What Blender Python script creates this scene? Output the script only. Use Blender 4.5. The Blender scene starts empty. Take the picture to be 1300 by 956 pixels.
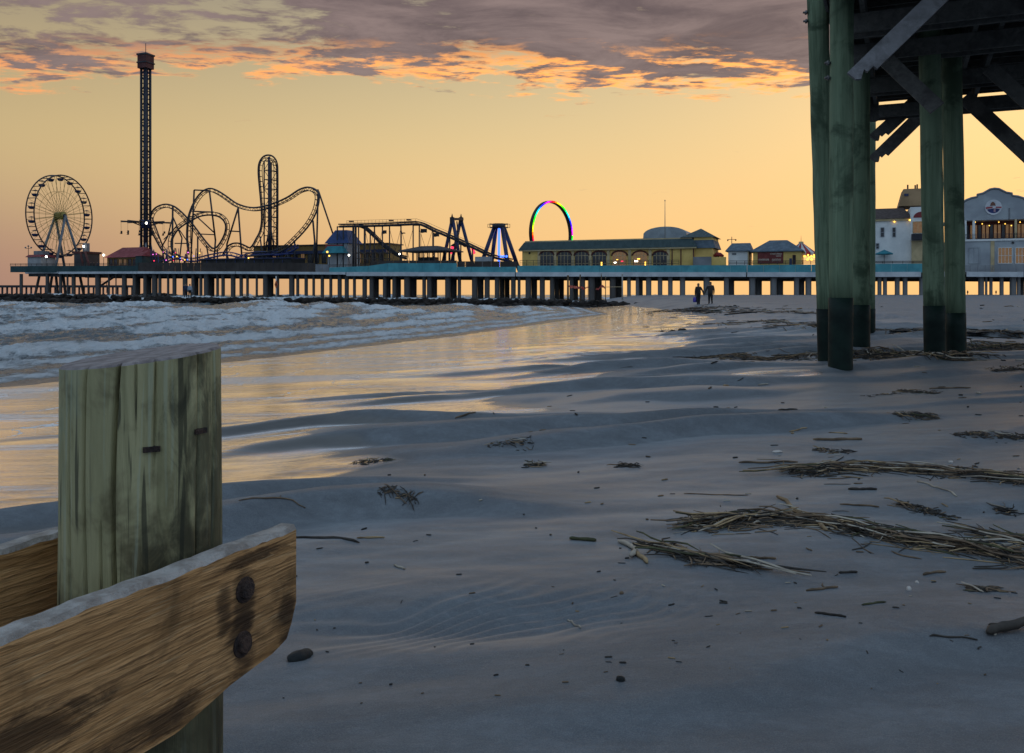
import bpy, bmesh, math, random
import numpy as np
from mathutils import Vector, Matrix
random.seed(7)
R = math.radians
scene = bpy.context.scene
COL = scene.collection

# ------------------------------------------------------------------ camera
FPX, PX0, PY0, CAMZ = 1100.0, 650.0, 374.0, 1.55      # focal length and horizon in photograph pixels, eye height
cam_data = bpy.data.cameras.new('camera')
cam_data.sensor_width = 36.0
cam_data.lens = 36.0 * FPX / 1300.0
cam_data.shift_y = -(478.0 - PY0) / 1300.0
cam_data.clip_start = 0.05
cam_data.clip_end = 20000.0
cam = bpy.data.objects.new('camera', cam_data)
COL.objects.link(cam)
cam.location = (0, 0, CAMZ)
cam.rotation_euler = (R(90), 0, 0)
scene.camera = cam

# ------------------------------------------------------------------ node helper
class NT:
    """small expression helper on a node tree"""
    def __init__(s, tree):
        s.t = tree; s.n = tree.nodes; s.l = tree.links
    def node(s, kind, **kw):
        n = s.n.new(kind)
        for k, v in kw.items():
            setattr(n, k, v)
        return n
    def put(s, sock, v):
        if isinstance(v, bpy.types.NodeSocket):
            s.l.new(v, sock)
        elif v is not None:
            try:
                sock.default_value = v
            except Exception:
                sock.default_value = (v[0], v[1], v[2], 1.0) if len(v) == 3 else v
    def m(s, op, a, b=None, c=None, clamp=False):
        n = s.node('ShaderNodeMath', operation=op, use_clamp=clamp)
        s.put(n.inputs[0], a)
        if b is not None: s.put(n.inputs[1], b)
        if c is not None: s.put(n.inputs[2], c)
        return n.outputs[0]
    def ramp(s, v, a, b, lo=0.0, hi=1.0, smooth=True):
        n = s.node('ShaderNodeMapRange', interpolation_type='SMOOTHSTEP' if smooth else 'LINEAR')
        s.put(n.inputs['Value'], v)
        s.put(n.inputs['From Min'], a); s.put(n.inputs['From Max'], b)
        s.put(n.inputs['To Min'], lo); s.put(n.inputs['To Max'], hi)
        return n.outputs[0]
    def mix(s, f, a, b, mode='MIX'):
        n = s.node('ShaderNodeMix', data_type='RGBA', blend_type=mode)
        s.put(n.inputs[0], f); s.put(n.inputs[6], c4(a)); s.put(n.inputs[7], c4(b))
        return n.outputs[2]
    def noise(s, vec, scale, detail=4.0, rough=0.55, dist=0.0, out=0):
        n = s.node('ShaderNodeTexNoise')
        if vec is not None: s.l.new(vec, n.inputs['Vector'])
        s.put(n.inputs['Scale'], scale); s.put(n.inputs['Detail'], detail)
        s.put(n.inputs['Roughness'], rough); s.put(n.inputs['Distortion'], dist)
        return n.outputs[out]
    def xyz(s, x, y, z):
        n = s.node('ShaderNodeCombineXYZ')
        s.put(n.inputs[0], x); s.put(n.inputs[1], y); s.put(n.inputs[2], z)
        return n.outputs[0]
    def scalev(s, vec, sc, loc=(0, 0, 0), rot=(0, 0, 0)):
        n = s.node('ShaderNodeMapping')
        s.l.new(vec, n.inputs['Vector'])
        n.inputs['Scale'].default_value = sc; n.inputs['Location'].default_value = loc
        n.inputs['Rotation'].default_value = rot
        return n.outputs[0]
    def bump(s, h, strength=0.5, dist=0.02, normal=None):
        n = s.node('ShaderNodeBump')
        s.put(n.inputs['Strength'], strength); s.put(n.inputs['Distance'], dist)
        s.l.new(h, n.inputs['Height'])
        if normal is not None: s.l.new(normal, n.inputs['Normal'])
        return n.outputs[0]

def c4(v):
    if isinstance(v, (tuple, list)) and len(v) == 3:
        return (v[0], v[1], v[2], 1.0)
    return v

# ------------------------------------------------------------------ sky and sun
SUN_AZ, SUN_EL = 31.0, 2.0            # degrees to the right of the view, above the horizon
world = bpy.data.worlds.new('World')
scene.world = world
world.use_nodes = True
W = NT(world.node_tree)
W.n.clear()
sky = W.node('ShaderNodeTexSky', sky_type='NISHITA')
sky.sun_disc = False
sky.sun_elevation = R(SUN_EL)
sky.sun_rotation = R(SUN_AZ)
sky.altitude = 0.0
sky.air_density = 1.0
sky.dust_density = 2.6
sky.ozone_density = 1.6
tc = W.node('ShaderNodeTexCoord')
sep = W.node('ShaderNodeSeparateXYZ')
W.l.new(tc.outputs['Generated'], sep.inputs[0])
dx, dy, dz = sep.outputs
zc = W.m('MAXIMUM', dz, 0.03)
XP, YP = W.m('DIVIDE', dx, zc), W.m('DIVIDE', dy, zc)       # where the ray meets the cloud layer
PV = W.xyz(XP, YP, 0.0)
# thin dusty evening haze that warms the air towards the sun
sd = (math.sin(R(SUN_AZ)), math.cos(R(SUN_AZ)), 0.0)
cosun = W.m('ADD', W.m('MULTIPLY', dx, sd[0]), W.m('MULTIPLY', dy, sd[1]))
toward = W.ramp(cosun, 0.45, 1.0)
low = W.ramp(dz, 0.50, 0.08)
haze_col = W.mix(W.ramp(dz, 0.0, 0.24), (5.8, 3.45, 1.38), (4.9, 3.70, 1.80))
haze_far = W.mix(W.ramp(dz, 0.0, 0.18), (2.35, 1.34, 1.02), (3.8, 2.75, 1.30))
haze = W.mix(W.ramp(cosun, 0.40, 0.97), haze_far, haze_col)
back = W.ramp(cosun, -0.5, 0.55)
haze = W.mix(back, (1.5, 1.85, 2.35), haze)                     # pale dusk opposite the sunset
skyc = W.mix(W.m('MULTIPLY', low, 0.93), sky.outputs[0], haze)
# cloud deck whose far edge stands in view and which goes on overhead
n_big = W.noise(W.scalev(PV, (0.55, 0.80, 1.0), (3.1, 0.7, 0)), 1.0, 3.0, 0.5)
n_mid = W.noise(W.scalev(PV, (2.0, 2.7, 1.0), (1.7, 5.2, 0)), 1.0, 8.0, 0.66, 0.5)
n_fine = W.noise(W.scalev(PV, (6.0, 8.5, 1.0), (0.2, 9.1, 0)), 1.0, 5.0, 0.6, 0.3)
edge = W.ramp(YP, 4.62, 3.60, -0.72, 0.22, smooth=False)
gap = W.m('MULTIPLY', W.ramp(XP, -0.15, -1.3), W.ramp(YP, 3.5, 3.12))
gap = W.m('MULTIPLY', gap, W.ramp(YP, 2.2, 2.9))
over = W.ramp(YP, 2.4, 0.6, 0.0, -0.16)
dens = W.m('ADD', W.m('MULTIPLY', W.m('SUBTRACT', n_big, 0.5), 1.0),
           W.m('MULTIPLY', W.m('SUBTRACT', n_mid, 0.5), 1.9))
dens = W.m('ADD', dens, W.m('MULTIPLY', W.m('SUBTRACT', n_fine, 0.5), 0.95))
dens = W.m('ADD', dens, edge)
dens = W.m('ADD', dens, over)
dens = W.m('SUBTRACT', dens, W.m('MULTIPLY', gap, 0.30))
dens = W.m('ADD', dens, W.ramp(XP, -1.6, 0.3, 0.17, 0.27))
cov = W.ramp(dens, -0.06, 0.26)
band = W.m('MULTIPLY', W.ramp(YP, 3.25, 3.85), W.ramp(YP, 5.4, 4.2))
n_lit = W.noise(W.scalev(PV, (3.2, 5.2, 1.0), (7.7, 2.3, 0)), 1.0, 6.0, 0.65, 0.4)
lit = W.m('ADD', W.m('MULTIPLY', W.m('SUBTRACT', n_lit, 0.5), 3.6), W.m('MULTIPLY', W.ramp(dens, 0.55, 0.0), 0.75))
lit = W.m('MULTIPLY', W.ramp(lit, 0.16, 0.78), band)
dark = W.mix(W.ramp(n_mid, .3, .7), (0.72, 0.53, 0.58), (1.55, 1.14, 1.10))
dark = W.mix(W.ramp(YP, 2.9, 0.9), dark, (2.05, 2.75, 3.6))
glow = W.mix(toward, (5.6, 2.3, .85), (8.6, 3.4, .75))
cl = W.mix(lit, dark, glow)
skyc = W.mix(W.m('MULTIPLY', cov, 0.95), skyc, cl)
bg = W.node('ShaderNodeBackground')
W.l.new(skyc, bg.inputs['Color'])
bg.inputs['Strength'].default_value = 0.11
wo = W.node('ShaderNodeOutputWorld')
W.l.new(bg.outputs[0], wo.inputs['Surface'])

sun_data = bpy.data.lights.new('sun', 'SUN')
sun_data.energy = 0.06
sun_data.angle = R(3.0)
sun_data.color = (1.0, 0.62, 0.32)
sun = bpy.data.objects.new('sun', sun_data)
COL.objects.link(sun)
sun.rotation_euler = (R(90 - SUN_EL), 0, R(180 - SUN_AZ))

scene.view_settings.view_transform = 'Standard'
scene.view_settings.look = 'None'
scene.view_settings.gamma = 1.0
scene.view_settings.use_curve_mapping = False
scene.view_settings.exposure = 0.72
scene.cycles.use_denoising = True
scene.cycles.max_bounces = 6
scene.cycles.caustics_reflective = False
scene.cycles.caustics_refractive = False

# ------------------------------------------------------------------ helpers: tags, meshes
def tag(o, label=None, cat=None, group=None, kind=None):
    if label: o['label'] = label
    if cat: o['category'] = cat
    if group: o['group'] = group
    if kind: o['kind'] = kind
    return o

def thing(name, label, cat, loc, group=None):
    o = bpy.data.objects.new(name, None)
    o.empty_display_size = 0.3
    COL.objects.link(o)
    o.location = loc
    return tag(o, label, cat, group)

def worldloc(o):
    v = Vector((0, 0, 0))
    while o is not None:
        v += o.location
        v += o.matrix_parent_inverse.translation if o.parent else Vector((0, 0, 0))
        o = o.parent
    return v

def link(name, me, mat=None, parent=None, loc=None, rot=None, scale=None):
    o = bpy.data.objects.new(name, me)
    COL.objects.link(o)
    if mat is not None and me is not None and not me.materials:
        me.materials.append(mat)
    if parent is not None:
        o.parent = parent
        o.matrix_parent_inverse = Matrix.Translation(-worldloc(parent))
    if loc is not None: o.location = loc
    if rot is not None: o.rotation_euler = rot
    if scale is not None: o.scale = scale
    return o

class MB:
    """collects shapes in world coordinates and links them as one mesh object"""
    def __init__(s):
        s.v = []; s.f = []; s.sm = []; s.mi = []; s.cur = 0
    def add(s, vs, fs, smooth=False):
        b = len(s.v)
        s.v.extend([tuple(p) for p in vs])
        for f in fs:
            s.f.append(tuple(i + b for i in f)); s.sm.append(smooth); s.mi.append(s.cur)
    def boxm(s, M, sx, sy, sz):
        vs = []
        for z in (-.5, .5):
            for x, y in ((-.5, -.5), (.5, -.5), (.5, .5), (-.5, .5)):
                vs.append(M @ Vector((x * sx, y * sy, z * sz)))
        s.add(vs, [(3, 2, 1, 0), (4, 5, 6, 7), (0, 1, 5, 4), (1, 2, 6, 5), (2, 3, 7, 6), (3, 0, 4, 7)])
        return s
    def box(s, c, size, rz=0.0):
        return s.boxm(Matrix.Translation(c) @ Matrix.Rotation(rz, 4, 'Z'), *size)
    def bar(s, p0, p1, w, h, up=(0, 0, 1)):
        p0, p1 = Vector(p0), Vector(p1)
        d = p1 - p0
        L = d.length
        if L < 1e-6: return s
        d.normalize(); up = Vector(up)
        if abs(d.dot(up)) > 0.99: up = Vector((0, 1, 0)) if abs(d.y) < .9 else Vector((1, 0, 0))
        x = d.cross(up).normalized(); z = x.cross(d).normalized()
        M = Matrix.Translation((p0 + p1) / 2) @ Matrix((x, d, z)).transposed().to_4x4()
        return s.boxm(M, w, L, h)
    def tube(s, pts, rad, n=6, closed=False, cap=True):
        pts = [Vector(p) for p in pts]
        k = len(pts)
        if not isinstance(rad, (list, tuple)): rad = [rad] * k
        rings = []
        prev = None
        for i, p in enumerate(pts):
            if closed: d = pts[(i + 1) % k] - pts[i - 1]
            else: d = pts[min(i + 1, k - 1)] - pts[max(i - 1, 0)]
            if d.length < 1e-9: d = Vector((0, 0, 1))
            d.normalize()
            if prev is None:
                a = Vector((0, 0, 1)) if abs(d.z) < 0.9 else Vector((1, 0, 0))
                u = d.cross(a).normalized()
            else:
                u = prev - d * prev.dot(d)
                u = u.normalized() if u.length > 1e-6 else d.orthogonal().normalized()
            prev = u
            w = d.cross(u)
            rings.append([p + (u * math.cos(2 * math.pi * j / n) + w * math.sin(2 * math.pi * j / n)) * rad[i] for j in range(n)])
        vs = [q for r_ in rings for q in r_]
        fs = []
        for i in range(k if closed else k - 1):
            a, b = i * n, ((i + 1) % k) * n
            for j in range(n):
                fs.append((a + j, a + (j + 1) % n, b + (j + 1) % n, b + j))
        if cap and not closed:
            fs.append(tuple(range(n - 1, -1, -1)))
            fs.append(tuple((k - 1) * n + j for j in range(n)))
        s.add(vs, fs, smooth=n > 4)
        return s
    def prism(s, poly, A, B):
        """poly: 3-D points of one face; extruded by vector (B-A)"""
        d = Vector(B) - Vector(A)
        n = len(poly)
        vs = [Vector(p) for p in poly] + [Vector(p) + d for p in poly]
        fs = [tuple(range(n - 1, -1, -1)), tuple(range(n, 2 * n))]
        for i in range(n):
            fs.append((i, (i + 1) % n, n + (i + 1) % n, n + i))
        s.add(vs, fs)
        return s
    def mesh(s, name, fixn=True):
        me = bpy.data.meshes.new(name)
        me.from_pydata(s.v, [], s.f)
        me.polygons.foreach_set('use_smooth', s.sm)
        me.polygons.foreach_set('material_index', s.mi)
        if fixn:
            bm = bmesh.new(); bm.from_mesh(me)
            bmesh.ops.recalc_face_normals(bm, faces=bm.faces)
            bm.to_mesh(me); bm.free()
        me.update()
        return me
    def build(s, name, mat, parent=None, mats=None):
        me = s.mesh(name)
        for x in (mats or [mat]): me.materials.append(x)
        return link(name, me, None, parent)

def MBs(): return MB()

# ------------------------------------------------------------------ numpy noise
_rng = np.random.RandomState(11)
_perm = np.concatenate([_rng.permutation(512)] * 2)
_gang = _rng.rand(512) * 2 * np.pi
def perlin(x, y, seed=0):
    x = np.asarray(x, float) + seed * 17.37; y = np.asarray(y, float) + seed * 5.91
    xi = np.floor(x).astype(int); yi = np.floor(y).astype(int)
    xf = x - xi; yf = y - yi
    def g(ix, iy, fx, fy):
        h = _perm[(_perm[ix & 511] + iy) & 511]
        a = _gang[h]
        return np.cos(a) * fx + np.sin(a) * fy
    u = xf * xf * xf * (xf * (xf * 6 - 15) + 10); v = yf * yf * yf * (yf * (yf * 6 - 15) + 10)
    a = g(xi, yi, xf, yf); b = g(xi + 1, yi, xf - 1, yf)
    c = g(xi, yi + 1, xf, yf - 1); d = g(xi + 1, yi + 1, xf - 1, yf - 1)
    return ((a + (b - a) * u) * (1 - v) + (c + (d - c) * u) * v) * 1.4
def fbm(x, y, seed=0, octv=4, gain=.5):
    t = 0; a = 1.0; f = 1.0
    for i in range(octv):
        t = t + a * perlin(x * f, y * f, seed + i * 3); a *= gain; f *= 2.03
    return t
def sstep(a, b, x):
    t = np.clip((x - a) / (b - a), 0, 1)
    return t * t * (3 - 2 * t)

# ------------------------------------------------------------------ material helper
def pmat(name, col, col2=None, rough=0.7, scale=3.0, bump=0.0, bscale=None, stretch=(1, 1, 1), metal=0.0, spec=0.5,
         emit=None, estr=0.0, detail=5.0, coat=0.0, contrast=(0.35, 0.65)):
    m = bpy.data.materials.new(name); m.use_nodes = True
    T = NT(m.node_tree)
    b = T.n['Principled BSDF']
    tcn = T.node('ShaderNodeTexCoord')
    vec = T.scalev(tcn.outputs['Object'], stretch)
    if col2 is None: col2 = tuple(x * .72 for x in col)
    n1 = T.noise(vec, scale, detail, 0.6, 0.2)
    T.put(b.inputs['Base Color'], T.mix(T.ramp(n1, contrast[0], contrast[1]), col2, col))
    T.put(b.inputs['Roughness'], T.ramp(n1, 0.3, 0.7, min(1, rough + .12), max(.02, rough - .08)))
    b.inputs['Metallic'].default_value = metal
    b.inputs['Specular IOR Level'].default_value = spec
    b.inputs['Coat Weight'].default_value = coat
    if bump > 0:
        n2 = T.noise(vec, bscale or scale * 4, 4, .6)
        T.l.new(T.bump(n2, bump, 0.02), b.inputs['Normal'])
    if emit is not None:
        b.inputs['Emission Color'].default_value = c4(emit)
        b.inputs['Emission Strength'].default_value = estr
    return m
# ================================================================== beach and sea
_Y = np.array([-400., -20, 0, 6, 12, 24, 45, 70, 110, 160, 300, 1000, 4000, 9000])
_B = np.array([-180., -13, -4.6, -2.1, .2, 4.7, 10.0, 12.5, 13.0, 15.0, 75, 420, 2000, 5000])   # edge of the wet sand
_WY = np.array([-400., -20, 0, 14, 32, 68, 110, 160, 300, 1000, 4000, 9000])
_WX = np.array([-200., -22, -14.5, -8.8, -2.4, 7.5, 8.5, 9.5, 60, 395, 1960, 4950])             # edge of the water
def edgeB(Y): return np.interp(Y, _Y, _B)
def edgeW(Y): return np.interp(Y, _WY, _WX)

def sand_und(X, Y):
    """swells and scarps that the falling tide left in the sand"""
    r = np.hypot(X, Y)
    a = 0.25                                                   # ridges lie almost across the view
    u = X * math.cos(a) + Y * math.sin(a); w = -X * math.sin(a) + Y * math.cos(a)
    w2 = w + 0.30 * perlin(u * .45, w * .45, 5)
    p = w2 * 1.0 + 1.1 * perlin(u * .16, w * .22, 1) + .12 * perlin(u * 1.1, w * .9, 14)
    fr = p - np.floor(p)
    prof = np.where(fr < .20, sstep(0, .20, fr), 1 - sstep(.20, 1.0, fr))          # short face towards the viewer, long back
    amp = np.clip(.42 + 1.5 * perlin(u * .28 + 3.3, w2 * .55, 2), 0, 1)
    z = 0.130 * prof * amp * (.3 + .7 * sstep(2.0, 4.6, Y)) + 0.030 * perlin(u * .5, w2 * 1.2, 3) + .010 * perlin(u * 1.6, w2 * 3.2, 8)
    z = z + 0.05 * fbm(X * .13, Y * .13, 9, 3)
    z = z * (1 - .62 * sstep(.4, 2.6, X - .18 * Y) * sstep(16, 7, Y))
    f = sstep(90, 20, r)
    z = z * (0.35 + .65 * f)
    # rill marks
    k = np.exp(-(((X + .10) / .62) ** 2 + ((Y - 2.98 - .05 * X) / .24) ** 2))
    z = z - 0.045 * k * sstep(-.25, .25, 3.0 - Y) * 1.2 - .012 * k + k * 0.0060 * np.sin((X * .9 - Y * 1.5 + .25 * perlin(X * 2.5, Y * 2.5, 4)) * 48)
    z = z + 0.0030 * perlin(X * 5, Y * 9, 6) * sstep(14, 4, r)
    return z

def sand_z(X, Y):
    X = np.asarray(X, float); Y = np.asarray(Y, float)
    wx, bx = edgeW(Y), edgeB(Y)
    v = (X - wx) / np.maximum(bx - wx, 1.0)
    d = X - bx
    und = sand_und(X, Y)
    wet = np.where(v < 0, .02 + np.maximum(v * .25, -1.6 + 0 * v), .02 + .27 * np.clip(v, 0, 1))
    rise = .30 * (1 - np.exp(-np.maximum(d, 0) / 5.0)) + .55 * sstep(45, 150, Y) * sstep(0, 9, d) + .32 * sstep(38, 72, Y) * sstep(0, 3.5, d)
    z = wet + np.where(d > 0, rise, 0)
    z = z + und * np.clip(v ** 4 * 1.1, 0.06, 1) - .02
    # shallow pool by the stilts
    z = z - 0.05 * np.exp(-(((X - 3.75) / .8) ** 2 + ((Y - 12.0 - .1 * X) / .5) ** 2))
    return z
def sz(x, y): return float(sand_z(np.array([x]), np.array([y]))[0])
def ground(px, py):
    z = .5
    for _ in range(14):
        Yd = (CAMZ - z) * FPX / (py - PY0); Xd = (px - PX0) / FPX * Yd
        z = .5 * z + .5 * sz(Xd, Yd)
    return Vector((Xd, Yd, sz(Xd, Yd)))
def at(px, py, Yd):
    return Vector(((px - PX0) / FPX * Yd, Yd, CAMZ - (py - PY0) / FPX * Yd))

def polar_grid(rads, angs):
    A, Rr = np.meshgrid(angs, rads)
    return Rr * np.sin(A), Rr * np.cos(A)
def grid_mesh(name, X, Y, Z, wrap, keep=None, attrs=None):
    nr, na = X.shape
    co = np.stack([X.ravel(), Y.ravel(), Z.ravel()], 1)
    i = np.arange(nr - 1)[:, None]; j = np.arange(na if wrap else na - 1)[None, :]
    j2 = (j + 1) % na
    q = np.stack([(i * na + j), (i * na + j2), ((i + 1) * na + j2), ((i + 1) * na + j)], -1).reshape(-1, 4)
    if keep is not None:
        kk = keep.ravel()
        q = q[kk[q].any(1)]
        used = np.unique(q)
        re = -np.ones(len(co), int); re[used] = np.arange(len(used))
        q = re[q]; co = co[used]
        attrs = {k: v.ravel()[used] for k, v in (attrs or {}).items()}
    me = bpy.data.meshes.new(name)
    me.vertices.add(len(co)); me.vertices.foreach_set('co', co.ravel().astype(np.float32))
    nl = q.size
    me.loops.add(nl); me.loops.foreach_set('vertex_index', q.ravel().astype(np.int32))
    me.polygons.add(len(q))
    me.polygons.foreach_set('loop_start', np.arange(0, nl, 4, dtype=np.int32))
    me.polygons.foreach_set('loop_total', np.full(len(q), 4, np.int32))
    me.polygons.foreach_set('use_smooth', np.ones(len(q), bool))
    me.update(calc_edges=True)
    for k, v in (attrs or {}).items():
        a = me.attributes.new(k, 'FLOAT', 'POINT')
        a.data.foreach_set('value', v.ravel().astype(np.float32))
    return me

ang_f = np.radians(np.linspace(-38, 38, 540))
ang = np.concatenate([np.radians(np.linspace(-180, -38.6, 60)), ang_f, np.radians(np.linspace(38.6, 177, 60))])
rad = np.concatenate([[0.02, .4, .8], np.geomspace(1.2, 32, 520), np.geomspace(32.4, 90, 90), np.geomspace(93, 9000, 90)])
X, Y = polar_grid(rad, ang)
Z = sand_z(X, Y)
und = sand_und(X, Y)
# sea level is zero: how wet the sand is follows how low it lies
wz = Z - 0.30 + .045 * fbm((X * .97 + Y * .25) * .28, (Y * .97 - X * .25) * 1.15, 21, 4)
wet = sstep(0.020, -0.020, wz - .35 * und)
wet = np.maximum(wet, sstep(.75, .25, ((X - 3.75) / 1.0) ** 2 + ((Y - 12.0 - .1 * X) / .55) ** 2))
damp = sstep(13, 1.0, X - edgeB(Y)) * sstep(.15, .5, .5 + .5 * fbm(X * .22, Y * .3, 51, 3) - .25 * und / .1)
damp = np.clip(damp * (.55 + .45 * sstep(60, 25, np.hypot(X, Y))), 0, 1)
beach = link('beach', grid_mesh('beach', X, Y, Z, True, None, {'wet': wet, 'damp': damp, 'swash': (X - edgeW(Y)) / np.maximum(edgeB(Y) - edgeW(Y), 1.0)}))
tag(beach, kind='structure')

def sand_material():
    m = bpy.data.materials.new('sand'); m.use_nodes = True
    T = NT(m.node_tree); b = T.n['Principled BSDF']
    g = T.node('ShaderNodeTexCoord').outputs['Object']
    at_ = T.node('ShaderNodeAttribute', attribute_name='wet')
    w = at_.outputs['Fac']
    n1 = T.noise(g, 0.8, 6, .6)
    n2 = T.noise(g, 260.0, 2, .7)
    n3 = T.noise(T.scalev(g, (1.0, 3.0, 1), rot=(0, 0, -.25)), 2.2, 6, .65)
    base = T.mix(T.ramp(n1, .3, .7), (.120, .142, .163), (.180, .206, .231))
    base = T.mix(T.ramp(n3, .35, .7), T.mix(.8, base, (.085,.098,.114)), base)
    base = T.mix(T.m('MULTIPLY', T.ramp(n2, .35, .7), .35), base, (.38,.37,.36))
    n4 = T.noise(T.scalev(g, (1, 1.6, 1)), 17.0, 6, .7, .2)
    base = T.mix(T.ramp(n4, .38, .66, .30, 0), base, (.08, .085, .098))
    far = T.noise(T.scalev(g, (.12, .6, 1)), 1.0, 6, .7)
    base = T.mix(T.ramp(far, .5, .7, 0, .25), base, (.12, .105, .095))
    wetc = T.mix(T.ramp(n1, .3, .7), (.060, .055, .052), (.085, .078, .07))
    col = T.mix(w, base, wetc)
    swa = T.node('ShaderNodeAttribute', attribute_name='swash').outputs['Fac']
    wob = T.m('ADD', swa, T.m('MULTIPLY', T.m('SUBTRACT', T.noise(g, .35, 5, .6, .3), .5), .42))
    brk = T.noise(g, 5.0, 6, .72, .3)
    fl = None
    for v0, wd in ((.16, .016), (.30, .010), (.44, .012), (.63, .008)):
        ln = T.ramp(T.m('ABSOLUTE', T.m('SUBTRACT', wob, v0)), wd, 0.0)
        fl = ln if fl is None else T.m('MAXIMUM', fl, ln)
    froth = T.m('MULTIPLY', T.ramp(T.m('ADD', T.m('MULTIPLY', fl, .42), brk), .78, .90), T.ramp(w, .5, .9))
    col = T.mix(froth, col, (.75, .77, .79))
    T.put(b.inputs['Base Color'], col)
    T.put(b.inputs['Roughness'], T.ramp(w, 0, 1, .55, .40))
    b.inputs['Specular IOR Level'].default_value = .35
    fine = T.bump(n2, T.ramp(w, 0, .8, .55, .02), .006)
    fine = T.bump(n4, T.ramp(w, 0, .8, .45, .02), .012, fine)
    fine = T.bump(n3, T.ramp(w, 0, .8, .30, .03), .03, fine)
    T.l.new(fine, b.inputs['Normal'])
    # a film of water standing on the wet sand
    film = T.node('ShaderNodeBsdfGlossy')
    film.inputs['Color'].default_value = (1, 1, 1, 1)
    ripple = T.noise(T.scalev(g, (1.2, 5.0, 1), rot=(0, 0, -.35)), 3.0, 5, .6)
    dm_ = T.node('ShaderNodeAttribute', attribute_name='damp').outputs['Fac']
    T.put(film.inputs['Roughness'], T.m('ADD', T.ramp(ripple, .3, .7, .05, .17), T.ramp(w, .2, .9, .30, 0)))
    lines = T.noise(T.scalev(g, (.55, 7.0, 1), rot=(0, 0, -.30)), 1.0, 6, .6, .3)
    patch = T.ramp(T.noise(T.scalev(g, (.16, .9, 1), rot=(0, 0, -.30)), 1.0, 5, .6, .4), .47, .60)
    T.l.new(T.bump(lines, T.m('ADD', .18, T.m('MULTIPLY', patch, .82)), .085, T.bump(ripple, .30, .014)), film.inputs['Normal'])
    fr = T.node('ShaderNodeFresnel'); fr.inputs['IOR'].default_value = 2.3
    mx = T.node('ShaderNodeMixShader')
    ff_ = T.m('MULTIPLY', T.ramp(fr.outputs[0], .19, .50, .05, 1.0), T.m('MAXIMUM', T.ramp(w, .25, .95), T.m('MULTIPLY', dm_, .20)))
    T.l.new(T.m('MULTIPLY', ff_, T.m('SUBTRACT', 1.0, froth)), mx.inputs[0])
    T.l.new(b.outputs[0], mx.inputs[1]); T.l.new(film.outputs[0], mx.inputs[2])
    T.l.new(mx.outputs[0], T.n['Material Output'].inputs['Surface'])
    return m
beach.data.materials.append(sand_material())

# ------------------------------------------------------------------ the sea with its rows of breakers
ang_s = np.radians(np.concatenate([np.linspace(-110, -37, 60), np.linspace(-36.6, 32, 560), np.linspace(32.5, 60, 30)]))
rad_s = np.concatenate([np.geomspace(6, 330, 640), np.geomspace(336, 9000, 60)])
X, Y = polar_grid(rad_s, ang_s)
wx = edgeW(Y)
slope = np.gradient(_WX, _WY); cosk = 1 / np.sqrt(1 + np.interp(Y, _WY, slope) ** 2)
q = (wx - X) * np.clip(cosk, .3, 1)                 # metres seaward of the water's edge
s = Y * .93 + X * .37                                # along the shore
zed = np.zeros_like(X); foam = np.zeros_like(X)
waves = [(1.0, .08), (2.6, .16), (4.6, .24), (7.0, .36), (10.2, .46), (14.5, .58), (20, .70), (26, .75), (32, .80), (39, .80), (49, .95), (61, 1.0), (75, 1.15),
         (91, 1.4), (110, 1.7), (132, 1.9), (158, 2.0), (190, 2.0), (230, 1.8)]
for k, (q0, h) in enumerate(waves):
    c = q0 + q0 * .10 * perlin(s * .035, s * 0 + k * 3.7, 31) + (.5 + q0 * .04) * perlin(s * .11, s * 0 + k * 1.9, 33)
    a = np.clip(.58 + .85 * perlin(s * (.05 + .1 / (1 + k * .4)), s * 0 + 7.3 * k, 35), .04, 1.15)
    wf, wb = (.35 + h * .9), (.9 + h * 3.2)
    t = (q - c)
    prof = np.where(t < 0, np.exp(-(t / wf) ** 2), np.exp(-(t / wb) ** 2))
    zed += .8 * h * a * prof
    br = sstep(.42, .72, a) if q0 > 3 else np.ones_like(a) * .8
    front = np.exp(-((t + wf * .55) / (wf * 1.1)) ** 2)
    trail = np.where(t > 0, np.exp(-t / (wb * .8)), 0) * .50
    ahead = np.where(t < 0, np.exp(t / (wb * .45)), 0) * .42
    foam = np.maximum(foam, br * np.maximum.reduce([front, trail, ahead]))
zed += .035 * fbm(X * .55, Y * .55, 41, 4) * sstep(1, 6, q) + .02 * perlin(X * 2.6, Y * 2.6, 43) * sstep(1, 5, q)
chop_ = (1 - np.abs(perlin(q * .9, s * .22, 61))) ** 3 * .10 + (1 - np.abs(perlin(q * 2.3, s * .6, 63))) ** 3 * .05
zed += chop_ * sstep(.3, 5, q) * (1 + np.clip(q / 60, 0, 2))
rough = fbm(X * 1.7, Y * 1.7, 45, 4, .62)
lace = 1 - np.abs(fbm(X * .35, Y * .8, 47, 4, .6))
foam = foam + .30 * sstep(.66, .97, lace) * sstep(70, 3, q) * sstep(-.5, 1.5, q)
foam = foam + .14 * sstep(-.2, 1.2, q) * sstep(34, 9, q)
foam = np.clip(foam + .22 * rough * sstep(.05, .5, foam), 0, 1.2)
zed += .05 * foam * rough * np.clip(.3 + q * .06, 0, 2.2)
zed = zed + .030 - .04 * sstep(1.0, -1.5, q)
floor_z = sand_z(X, Y)
keep = zed > floor_z - .12
sea = link('sea', grid_mesh('sea', X, Y, zed, False, keep, {'foam': foam, 'shoal': np.clip(zed - floor_z, 0, 3)}))
tag(sea, kind='structure')
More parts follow.
